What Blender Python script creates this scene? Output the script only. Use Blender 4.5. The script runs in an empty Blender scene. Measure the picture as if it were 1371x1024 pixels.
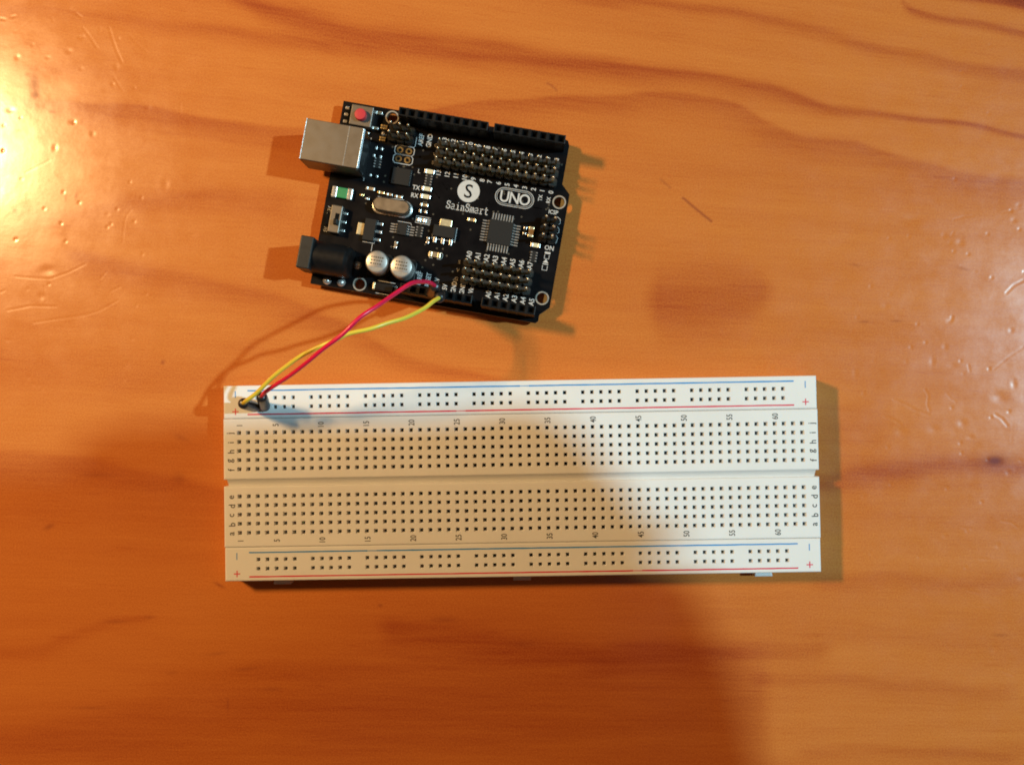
import bpy, bmesh, math, random
import numpy as np
from mathutils import Vector, Matrix

scene = bpy.context.scene
C = scene.collection
random.seed(7)
MM = 0.001

# ------------------------------------------------------------------ camera
cam_data = bpy.data.cameras.new('camera')
cam_data.sensor_fit = 'HORIZONTAL'
cam_data.sensor_width = 36.0
cam_data.lens = 36.0 * 1290.0 / 1371.0
cam_data.clip_start = 0.01
cam_data.clip_end = 50.0
cam = bpy.data.objects.new('camera', cam_data)
C.objects.link(cam)
cam.matrix_world = (Matrix.Translation((0, 0, 278.27 * MM)) @ Matrix.Rotation(0.008747, 4, 'Y')
                    @ Matrix.Rotation(0.026698, 4, 'X'))
scene.camera = cam

# ------------------------------------------------------------------ world: the dim warm room around the table
world = bpy.data.worlds.new('World')
scene.world = world
world.use_nodes = True
bg = world.node_tree.nodes['Background']
bg.inputs['Color'].default_value = (1.0, 0.74, 0.50, 1)
bg.inputs['Strength'].default_value = 0.055

# ------------------------------------------------------------------ lamps
def lamp(name, loc, energy, color, radius):
    d = bpy.data.lights.new(name, 'POINT')
    d.energy = energy
    d.color = color
    d.shadow_soft_size = radius
    o = bpy.data.objects.new(name, d)
    o.location = loc
    C.objects.link(o)
    return o
# warm tungsten table lamp, upper left of the picture; cool room lamp, high on the right
wd = bpy.data.lights.new('warm_lamp', 'AREA')          # the lit face of a tall tungsten lamp shade
wd.shape = 'ELLIPSE'
wd.size, wd.size_y = 0.055, 0.105
wd.energy = 4.9
wd.color = (1.0, 0.605, 0.255)
wl = bpy.data.objects.new('warm_lamp', wd)
C.objects.link(wl)
_z = Vector((-0.480, 0.225, 0.535)).normalized()
_y = (Vector((0, 1, 0)) - _z * _z.y).normalized()
_x = _y.cross(_z)
wl.matrix_world = Matrix.Translation((-0.480, 0.225, 0.535)) @ Matrix((_x, _y, _z)).transposed().to_4x4()
lamp('cool_lamp', (1.66, 0.19, 2.0), 236.0, (0.50, 0.85, 1.0), 0.036)

# ------------------------------------------------------------------ render settings
vs = scene.view_settings
vs.view_transform = 'Standard'
vs.look = 'None'
vs.exposure = 0.0
vs.gamma = 1.0
vs.use_curve_mapping = False
scene.render.engine = 'CYCLES'
scene.cycles.use_denoising = True
scene.cycles.filter_width = 1.85
scene.cycles.max_bounces = 8

# ------------------------------------------------------------------ materials
def mat(name, color, rough=0.5, metal=0.0, spec=0.5, coat=0.0, coat_rough=0.1, bump=None, vary=0.0, vscale=400.0, sss=0.0, trans=0.0):
    m = bpy.data.materials.new(name)
    m.use_nodes = True
    nt = m.node_tree
    b = nt.nodes['Principled BSDF']
    b.inputs['Base Color'].default_value = (*color, 1)
    b.inputs['Roughness'].default_value = rough
    b.inputs['Metallic'].default_value = metal
    b.inputs['Specular IOR Level'].default_value = spec
    b.inputs['Coat Weight'].default_value = coat
    b.inputs['Coat Roughness'].default_value = coat_rough
    if sss:
        b.inputs['Subsurface Weight'].default_value = sss
        b.inputs['Subsurface Radius'].default_value = (1.0, 0.8, 0.6)
        b.inputs['Subsurface Scale'].default_value = 0.003
    if vary or bump:
        tc = nt.nodes.new('ShaderNodeTexCoord')
        n = nt.nodes.new('ShaderNodeTexNoise')
        n.inputs['Scale'].default_value = vscale
        n.inputs['Detail'].default_value = 4.0
        nt.links.new(tc.outputs['Object'], n.inputs['Vector'])
        if vary:
            mx = nt.nodes.new('ShaderNodeMix')
            mx.data_type = 'RGBA'
            mx.inputs[6].default_value = tuple(c * (1 - vary) for c in color) + (1,)
            mx.inputs[7].default_value = tuple(min(1, c * (1 + vary)) for c in color) + (1,)
            nt.links.new(n.outputs['Fac'], mx.inputs[0])
            nt.links.new(mx.outputs[2], b.inputs['Base Color'])
            rr = nt.nodes.new('ShaderNodeMapRange')
            rr.inputs[3].default_value = max(0.02, rough - 0.12)
            rr.inputs[4].default_value = min(1, rough + 0.12)
            nt.links.new(n.outputs['Fac'], rr.inputs[0])
            nt.links.new(rr.outputs[0], b.inputs['Roughness'])
        if bump:
            bp = nt.nodes.new('ShaderNodeBump')
            bp.inputs['Strength'].default_value = bump
            bp.inputs['Distance'].default_value = 0.0001
            nt.links.new(n.outputs['Fac'], bp.inputs['Height'])
            nt.links.new(bp.outputs[0], b.inputs['Normal'])
    return m

M = {
    'abs': mat('ivory_abs_plastic', (0.80, 0.80, 0.785), 0.42, spec=0.4, vary=0.045, vscale=90, bump=0.12, sss=0.15),
    'abs_tab': mat('translucent_tab_plastic', (0.74, 0.72, 0.70), 0.4, sss=0.3),
    'pit': mat('contact_metal_deep_inside', (0.02, 0.018, 0.015), 0.6),
    'ink': mat('black_print', (0.035, 0.033, 0.03), 0.6, vary=0.3, vscale=3000),
    'ink_blue': mat('blue_print', (0.035, 0.26, 0.62), 0.5, vary=0.2, vscale=2500),
    'ink_red': mat('red_print', (0.68, 0.03, 0.07), 0.5, vary=0.2, vscale=2500),
    'pcb': mat('black_solder_mask', (0.0035, 0.0032, 0.0042), 0.32, spec=0.22, vary=0.35, vscale=220, bump=0.2),
    'fr4': mat('board_edge_laminate', (0.10, 0.085, 0.06), 0.6),
    'silk': mat('white_silkscreen', (0.56, 0.56, 0.55), 0.6, vary=0.12, vscale=2500),
    'silk_dim': mat('worn_silkscreen', (0.34, 0.30, 0.25), 0.6, vary=0.3, vscale=2500),
    'black': mat('black_plastic', (0.006, 0.006, 0.0065), 0.45, spec=0.25, vary=0.25, vscale=700, bump=0.2),
    'grey_black': mat('dark_grey_plastic', (0.022, 0.021, 0.020), 0.5, spec=0.35, vary=0.25, vscale=700, bump=0.2),
    'jack': mat('power_jack_plastic', (0.018, 0.0185, 0.018), 0.48, spec=0.4, vary=0.3, vscale=500, bump=0.3),
    'chip': mat('chip_epoxy', (0.013, 0.0125, 0.012), 0.62, spec=0.3, vary=0.2, vscale=1500, bump=0.3),
    'void': mat('dark_interior', (0.004, 0.004, 0.004), 0.8, spec=0.1),
    'nickel': mat('nickel_shell', (0.20, 0.185, 0.165), 0.5, metal=1.0, vary=0.10, vscale=350, bump=0.10),
    'nickel_dark': mat('shell_back_tin', (0.16, 0.16, 0.17), 0.35, metal=1.0, vary=0.2, vscale=400),
    'steel': mat('polished_can_steel', (0.30, 0.25, 0.19), 0.42, metal=0.9, vary=0.08, vscale=500),
    'alu': mat('capacitor_aluminium', (0.50, 0.48, 0.45), 0.40, metal=0.7, vary=0.1, vscale=600, bump=0.1),
    'tin': mat('solder_tin', (0.62, 0.60, 0.57), 0.28, metal=0.68, vary=0.15, vscale=1800, bump=0.4),
    'gold': mat('gold_plate', (0.86, 0.62, 0.27), 0.28, metal=1.0, vary=0.15, vscale=1800),
    'pale_gold': mat('pale_gold_tab', (0.86, 0.74, 0.46), 0.30, metal=0.55, vary=0.15, vscale=1200, bump=0.3),
    'pin': mat('pin_plating', (0.85, 0.76, 0.58), 0.25, metal=0.85),
    'ceramic': mat('tan_ceramic', (0.30, 0.21, 0.12), 0.5),
    'led': mat('milky_led', (0.80, 0.72, 0.48), 0.35, sss=0.2),
    'fuse': mat('green_fuse', (0.03, 0.25, 0.09), 0.45, vary=0.25, vscale=1500, bump=0.4),
    'red_cap': mat('red_button', (0.56, 0.035, 0.045), 0.45),
    'red_wire': mat('red_pvc', (0.70, 0.010, 0.065), 0.32, spec=0.5, vary=0.06, vscale=300),
    'yellow_wire': mat('yellow_pvc', (0.74, 0.60, 0.06), 0.34, spec=0.5, vary=0.06, vscale=300),
    'boot': mat('black_moulded_boot', (0.016, 0.016, 0.018), 0.34, spec=0.5, vary=0.2, vscale=700),
}

# ------------------------------------------------------------------ mesh helpers (millimetres in, metres out)
def link(name, me, parent=None, loc=None, rot=None):
    o = bpy.data.objects.new(name, me)
    C.objects.link(o)
    if parent is not None:
        o.parent = parent
    if loc is not None:
        o.location = (loc[0] * MM, loc[1] * MM, loc[2] * MM)
    if rot is not None:
        o.rotation_euler = (0, 0, rot)
    return o

def empty(name, loc, rz, label, cat, group=None):
    o = bpy.data.objects.new(name, None)
    C.objects.link(o)
    o.empty_display_size = 0.02
    o.location = (loc[0] * MM, loc[1] * MM, loc[2] * MM)
    o.rotation_euler = (0, 0, rz)
    o['label'] = label
    o['category'] = cat
    if group:
        o['group'] = group
    return o

class MB:
    def __init__(self):
        self.v = []; self.f = []; self.m = []
    def quad(self, *pts, mi=0):
        n = len(self.v)
        self.v += [tuple(p) for p in pts]
        self.f.append(tuple(range(n, n + len(pts)))); self.m.append(mi)
    def box(self, x0, x1, y0, y1, z0, z1, mi=0, top=0.0):
        n = len(self.v); t = top
        self.v += [(x0, y0, z0), (x1, y0, z0), (x1, y1, z0), (x0, y1, z0),
                   (x0 + t, y0 + t, z1), (x1 - t, y0 + t, z1), (x1 - t, y1 - t, z1), (x0 + t, y1 - t, z1)]
        for q in ((3, 2, 1, 0), (4, 5, 6, 7), (0, 1, 5, 4), (1, 2, 6, 5), (2, 3, 7, 6), (3, 0, 4, 7)):
            self.f.append(tuple(n + i for i in q)); self.m.append(mi)
        return self
    def prism(self, poly, z0, z1, mi=0, cap0=True):
        n = len(self.v); k = len(poly)
        self.v += [(x, y, z0) for x, y in poly] + [(x, y, z1) for x, y in poly]
        for i in range(k):
            j = (i + 1) % k
            self.f.append((n + i, n + j, n + k + j, n + k + i)); self.m.append(mi)
        self.f.append(tuple(n + k + i for i in range(k))); self.m.append(mi)
        if cap0:
            self.f.append(tuple(n + i for i in reversed(range(k)))); self.m.append(mi)
        return self
    def cyl(self, cx, cy, z0, z1, r, n=20, mi=0):
        return self.prism([(cx + r * math.cos(2 * math.pi * i / n), cy + r * math.sin(2 * math.pi * i / n)) for i in range(n)], z0, z1, mi)
    def lathe(self, cx, cy, prof, n=28, mi=0):          # prof: (r, z) from bottom to top
        s = len(self.v)
        for r, z in prof:
            for i in range(n):
                a = 2 * math.pi * i / n
                self.v.append((cx + r * math.cos(a), cy + r * math.sin(a), z))
        for k in range(len(prof) - 1):
            for i in range(n):
                j = (i + 1) % n
                self.f.append((s + k * n + i, s + k * n + j, s + (k + 1) * n + j, s + (k + 1) * n + i)); self.m.append(mi)
        e = s + (len(prof) - 1) * n
        self.f.append(tuple(e + i for i in range(n))); self.m.append(mi)
        self.f.append(tuple(s + i for i in reversed(range(n)))); self.m.append(mi)
        return self
    def ribbon(self, pts, w, z, closed=False, mi=0, h=0.012):   # a flat printed line
        P = [Vector((a, b)) for a, b in pts]
        n = len(P); L = []; Rr = []
        for i in range(n):
            if closed:
                d = P[(i + 1) % n] - P[i - 1]
            else:
                d = P[min(i + 1, n - 1)] - P[max(i - 1, 0)]
            d.normalize()
            q = Vector((-d.y, d.x)) * (w / 2)
            L.append(P[i] + q); Rr.append(P[i] - q)
        for i in range(n if closed else n - 1):
            j = (i + 1) % n
            self.quad((*Rr[i], z + h), (*Rr[j], z + h), (*L[j], z + h), (*L[i], z + h), mi=mi)
        return self
    def ring(self, cx, cy, r0, r1, z, n=28, mi=0):
        for i in range(n):
            a, b = 2 * math.pi * i / n, 2 * math.pi * (i + 1) / n
            self.quad((cx + r0 * math.cos(a), cy + r0 * math.sin(a), z), (cx + r1 * math.cos(a), cy + r1 * math.sin(a), z),
                      (cx + r1 * math.cos(b), cy + r1 * math.sin(b), z), (cx + r0 * math.cos(b), cy + r0 * math.sin(b), z), mi=mi)
        return self
    def disc(self, cx, cy, r, z, n=24, mi=0):
        self.quad(*[(cx + r * math.cos(2 * math.pi * i / n), cy + r * math.sin(2 * math.pi * i / n), z) for i in range(n)], mi=mi)
        return self
    def mesh(self, name, mats, smooth=False, bevel=0.0, seg=2):
        me = bpy.data.meshes.new(name)
        me.from_pydata([(a * MM, b * MM, c * MM) for a, b, c in self.v], [], self.f)
        mats = mats if isinstance(mats, (list, tuple)) else [mats]
        for k in mats:
            me.materials.append(M[k])
        me.polygons.foreach_set('material_index', self.m)
        if bevel:
            bm = bmesh.new(); bm.from_mesh(me)
            bmesh.ops.remove_doubles(bm, verts=bm.verts, dist=1e-7)
            es = [e for e in bm.edges if len(e.link_faces) == 2 and e.calc_face_angle(0) > 0.5]
            bmesh.ops.bevel(bm, geom=es, offset=bevel * MM, segments=seg, affect='EDGES', profile=0.5)
            bm.to_mesh(me); bm.free()
        if smooth:
            me.polygons.foreach_set('use_smooth', [True] * len(me.polygons))
            try:
                me.set_sharp_from_angle(angle=math.radians(40))
            except Exception:
                pass
        me.update()
        return me
    def build(self, name, mats, parent=None, smooth=False, bevel=0.0, seg=2, loc=None, rot=None, kind=None):
        o = link(name, self.mesh(name, mats, smooth, bevel, seg), parent, loc, rot)
        if kind:
            o['kind'] = kind
        return o

def tube_mesh(name, pts, r, matkey, n=14, caps=True, sub=10, radii=None):
    """a round tube through the points (Catmull-Rom), parallel-transported rings"""
    P = [Vector(q) for q in pts]
    pth = []; rad = []
    for i in range(len(P) - 1):
        p0, p1, p2, p3 = P[max(i - 1, 0)], P[i], P[i + 1], P[min(i + 2, len(P) - 1)]
        for k in range(sub):
            t = k / sub
            pth.append(0.5 * ((2 * p1) + (p2 - p0) * t + (2 * p0 - 5 * p1 + 4 * p2 - p3) * t * t + (3 * p1 - p0 - 3 * p2 + p3) * t ** 3))
            if radii:
                rad.append(radii[i] * (1 - t) + radii[i + 1] * t)
    pth.append(P[-1])
    rad = (rad + [radii[-1]]) if radii else [r] * len(pth)
    b = MB(); ref = Vector((0, 0, 1))
    for i, q in enumerate(pth):
        d = (pth[min(i + 1, len(pth) - 1)] - pth[max(i - 1, 0)]).normalized()
        if i == 0:
            ref = d.orthogonal().normalized()
        ref = (ref - d * ref.dot(d)).normalized()
        s = d.cross(ref)
        for k in range(n):
            a = 2 * math.pi * k / n
            b.v.append(tuple(q + (ref * math.cos(a) + s * math.sin(a)) * rad[i]))
    for i in range(len(pth) - 1):
        for k in range(n):
            j = (k + 1) % n
            b.f.append((i * n + k, i * n + j, (i + 1) * n + j, (i + 1) * n + k)); b.m.append(0)
    if caps:
        b.f.append(tuple(reversed(range(n)))); b.m.append(0)
        e = (len(pth) - 1) * n
        b.f.append(tuple(e + k for k in range(n))); b.m.append(0)
    return b.mesh(name, matkey, smooth=True)

_tc = {}
def text_mesh(s, size, matkey, sx=1.0, bold=0.0, spacing=1.0):
    key = (s, size, matkey, sx, bold, spacing)
    if key in _tc:
        return _tc[key]
    cu = bpy.data.curves.new('print', 'FONT')
    cu.body = s
    cu.size = size * MM
    cu.align_x = 'CENTER'; cu.align_y = 'CENTER'
    cu.resolution_u = 3
    cu.offset = bold * MM
    cu.space_character = spacing
    cu.fill_mode = 'FRONT'
    ob = bpy.data.objects.new('print', cu)
    C.objects.link(ob)
    bpy.context.view_layer.update()
    me = bpy.data.meshes.new_from_object(ob.evaluated_get(bpy.context.evaluated_depsgraph_get()))
    bpy.data.objects.remove(ob); bpy.data.curves.remove(cu)
    xs = [v.co.x for v in me.vertices]; ys = [v.co.y for v in me.vertices]
    if xs:
        cx, cy = (min(xs) + max(xs)) / 2, (min(ys) + max(ys)) / 2
        for v in me.vertices:
            v.co.x = (v.co.x - cx) * sx; v.co.y -= cy; v.co.z = 0
    me.materials.clear(); me.materials.append(M[matkey])
    me.name = 'print'
    _tc[key] = me
    return me

def pitted_block(b, x0, x1, y0, y1, z0, z1, hx, hy, skip=None, a=0.60, c=0.45, fun=0.3, depth=5.0, ch=0.35, floor_mi=1):
    """a moulded block whose top face carries real square funnelled pits"""
    X = [x0 + ch] + [q for h in hx for q in (h - a, h + a)] + [x1 - ch]
    Y = [y0 + ch] + [q for h in hy for q in (h - a, h + a)] + [y1 - ch]
    for i in range(len(X) - 1):
        for j in range(len(Y) - 1):
            xa, xb, ya, yb = X[i], X[i + 1], Y[j], Y[j + 1]
            if i % 2 == 1 and j % 2 == 1 and not (skip and skip((i - 1) // 2, (j - 1) // 2)):
                cx, cy = (xa + xb) / 2, (ya + yb) / 2
                O = [(xa, ya), (xb, ya), (xb, yb), (xa, yb)]
                I = [(cx - c, cy - c), (cx + c, cy - c), (cx + c, cy + c), (cx - c, cy + c)]
                for k in range(4):
                    l = (k + 1) % 4
                    b.quad((*O[k], z1), (*O[l], z1), (*I[l], z1 - fun), (*I[k], z1 - fun))
                    b.quad((*I[k], z1 - fun), (*I[l], z1 - fun), (*I[l], z1 - depth), (*I[k], z1 - depth))
                b.quad(*[(*q, z1 - depth) for q in I], mi=floor_mi)
            else:
                b.quad((xa, ya, z1), (xb, ya, z1), (xb, yb, z1), (xa, yb, z1))
    def loop(e, z): return [(x0 + e, y0 + e, z), (x1 - e, y0 + e, z), (x1 - e, y1 - e, z), (x0 + e, y1 - e, z)]
    rings = [loop(ch, z1), loop(ch * 0.35, z1 - ch * 0.28), loop(0.0, z1 - ch), loop(0.0, z0 + 0.3), loop(0.3, z0)]
    for r0, r1 in zip(rings, rings[1:]):
        for k in range(4):
            l = (k + 1) % 4
            b.quad(r1[k], r1[l], r0[l], r0[k])
    b.quad(*reversed(rings[-1]))
    return b

# ------------------------------------------------------------------ the table top: varnished pine, grain with painted shade and wear traced from the photograph (mm)
BANDS = [
 (0.82, [(-113.2,128.4,1.74,1.74),(-86.8,122.1,1.96,1.96),(-76,117.2,2.17,2.61),(-51.7,110.5,3.04,4.35),(-34.2,107.8,3.48,3.91),(-15,104.6,3.04,3.91),(14.2,101.5,2.17,3.48),(33.3,99.2,1.52,3.04),(46.6,97,1.09,2.61),(59.4,95.6,1.09,3.04),(71.9,93,1.3,3.04),(90,87.7,0.87,1.52),(111.8,84.1,0.65,0.65),(128.4,81.9,0.43,0.65),(145.8,79,0.43,0.65),(173.5,74.8,0.43,0.65)]),
 (0.56, [(0.7,123.5,1.09,1.09),(25.1,119,1.3,1.3),(46.7,116.8,1.09,1.74),(61.7,115.4,1.3,1.74),(75.7,113.1,1.3,1.74),(87.6,109.6,1.3,1.96),(97.6,106,1.52,2.17),(109.2,102.5,1.52,1.96),(126.5,99.8,1.3,1.96),(146.1,97.3,1.3,1.96),(173.8,94.4,1.3,1.96)]),
 (0.6, [(-42.8,84.1,0.43,2.17),(-26.7,86.5,0.65,3.48),(-8,88.4,0.65,3.91),(14.2,90.3,0.65,4.35),(36.1,91.3,0.65,4.78),(48.5,90.6,0.65,5.22),(57.2,89.1,0.65,5.22),(63.2,86.9,0.87,5.65),(70.5,82.5,0.87,5.65),(81.3,78.5,0.87,4.35),(97.3,76.9,0.87,4.78),(104.6,74.5,0.87,4.78),(111.7,71.9,0.87,4.35),(126.1,66.9,1.09,3.91),(145.6,65.1,1.09,3.48),(173.3,61.8,1.09,3.48)]),
 (0.9, [(108.6,125.3,0.65,0.65),(110.3,120.9,0.65,1.09),(111.1,118.3,0.65,1.3),(112.4,116.7,0.65,1.3),(114.8,115.6,0.65,1.09),(128.8,112.9,0.65,1.09),(146.2,108.9,0.65,1.3),(169.7,105.4,0.65,1.3)]),
 (1.3, [(115.9,121.8,2.61,0.65),(131.1,119.7,2.17,1.3),(146.4,117.3,3.04,1.3),(169.8,114.1,3.04,1.3)]),
 (0.55, [(-178.7,93.3,0.87,2.61),(-145,90.1,0.87,3.04),(-119.1,88,0.65,3.48),(-101.8,86,0.65,3.91),(-86,83.5,0.65,4.35),(-63.9,81.5,0.65,4.78),(-47.1,78.6,0.87,6.52),(-21,72,1.09,6.52)]),
 (0.3, [(-178,53.7,2.17,3.04),(-151.7,54.5,2.61,3.04),(-129.9,56.9,2.17,3.04),(-108.1,60.1,2.17,3.48),(-86.3,61.8,1.74,3.48),(-64.5,61.8,1.74,3.48)]),
 (0.5, [(-134.1,46,1.3,3.04),(-123,43.3,1.74,3.91),(-100.2,38.9,1.74,4.35),(-77.4,32.8,1.74,4.78),(-64.3,29.1,1.74,4.35),(-51.3,24.3,1.52,3.48),(-38.2,16.5,1.3,3.04),(-20.9,10.5,1.3,3.04),(0.7,5.7,1.3,3.04)]),
 (0.12, [(-122.7,5.7,3.91,4.78),(-105.4,7.9,3.48,5.65),(-94.1,11.8,3.04,4.78),(-85.9,16.5,2.17,3.91),(-75.1,23,1.96,3.48),(-64.3,27.8,1.74,3.04),(-55.6,30.8,1.74,3.04),(-47,32.6,1.74,2.61),(-29.6,31.7,1.74,2.61)]),  # faint shadow of the wire, painted into the wood colour
 (0.5, [(-176.9,-12.5,2.17,6.52),(-142.1,-13.7,1.74,8.7),(-124.7,-16.3,1.74,8.7),(-107.3,-20.2,2.17,8.7),(-85.6,-24.5,2.17,8.7),(-59.6,-28.8,2.17,8.7)]),
 (0.66, [(34.8,31.8,2.61,3.04),(40.4,32.1,7.39,7.39),(49.3,32.3,9.13,8.7),(57.9,32.7,8.7,8.7),(65,33.5,6.52,6.52),(70.2,34.2,3.7,3.7),(74.9,34.6,1.09,1.09)]),
 (0.7, [(73.7,-20.1,1.09,2.17),(89.1,-21.1,2.17,3.04),(96.4,-20.1,3.04,3.48),(107.9,-17.9,3.04,3.04),(118.6,-16.2,2.61,2.17),(131.5,-15.3,1.74,2.17),(144.5,-16.2,1.09,2.17),(171.9,-17.9,1.09,2.17)]),
 (0.25, [(43.7,-2.9,4.35,8.7),(65.2,-5.1,4.35,8.7),(86.7,-2.9,4.35,8.7),(108.1,1.4,4.35,6.52)]),
 (0.5, [(-42.2,-63,3.04,3.91),(-20.8,-64,3.04,4.35),(0.7,-67.1,3.48,4.78),(22.1,-70.3,3.48,4.78),(43.4,-69.2,3.48,4.35),(64.8,-68.7,2.17,3.48),(90.4,-69.1,1.74,2.61)]),
 (0.5, [(-181.9,-97.4,1.3,1.3),(-128.1,-94.1,5.43,6.52),(-89.4,-87.6,11.96,15.22),(-52.9,-82.2,19.57,26.09),(-10,-77.8,19.57,26.09),(32.7,-76.6,18.48,26.09),(54.1,-77.6,13.04,21.74),(73.2,-79.7,6.52,13.04)]),  # broad shade under the photographer, painted into the wood colour
 (0.35, [(64.7,-76.6,1.3,2.17),(81.8,-76.5,1.52,2.61),(107.3,-79.2,1.52,2.61),(128.5,-80,1.52,2.61),(143.6,-79.5,1.52,2.61)]),
 (0.35, [(-160.8,-69.6,1.09,1.74),(-137,-68.7,1.3,2.17),(-117.7,-61.4,0.87,1.3),(-104.7,-60.5,0.87,1.3)]),
 (0.3, [(82,-50,1.74,2.17),(107.6,-48.2,1.74,2.61),(128.9,-50.3,1.74,2.61),(144,-49,1.74,2.61),(171.4,-49,1.74,2.61)]),
 (0.3, [(77.4,-96.6,1.09,1.74),(96.5,-96.6,1.09,1.74),(117.7,-98.2,1.09,1.74),(143.3,-98.5,1.09,1.74)]),
 (0.4, [(-165.8,115.3,2.17,2.17),(-139.4,116.6,1.74,2.17),(-117.4,114.3,1.74,2.17),(-99.8,111.6,1.74,2.17),(-82.3,109.7,1.3,2.17),(-51.6,104.8,1.09,1.74)]),
]
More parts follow.
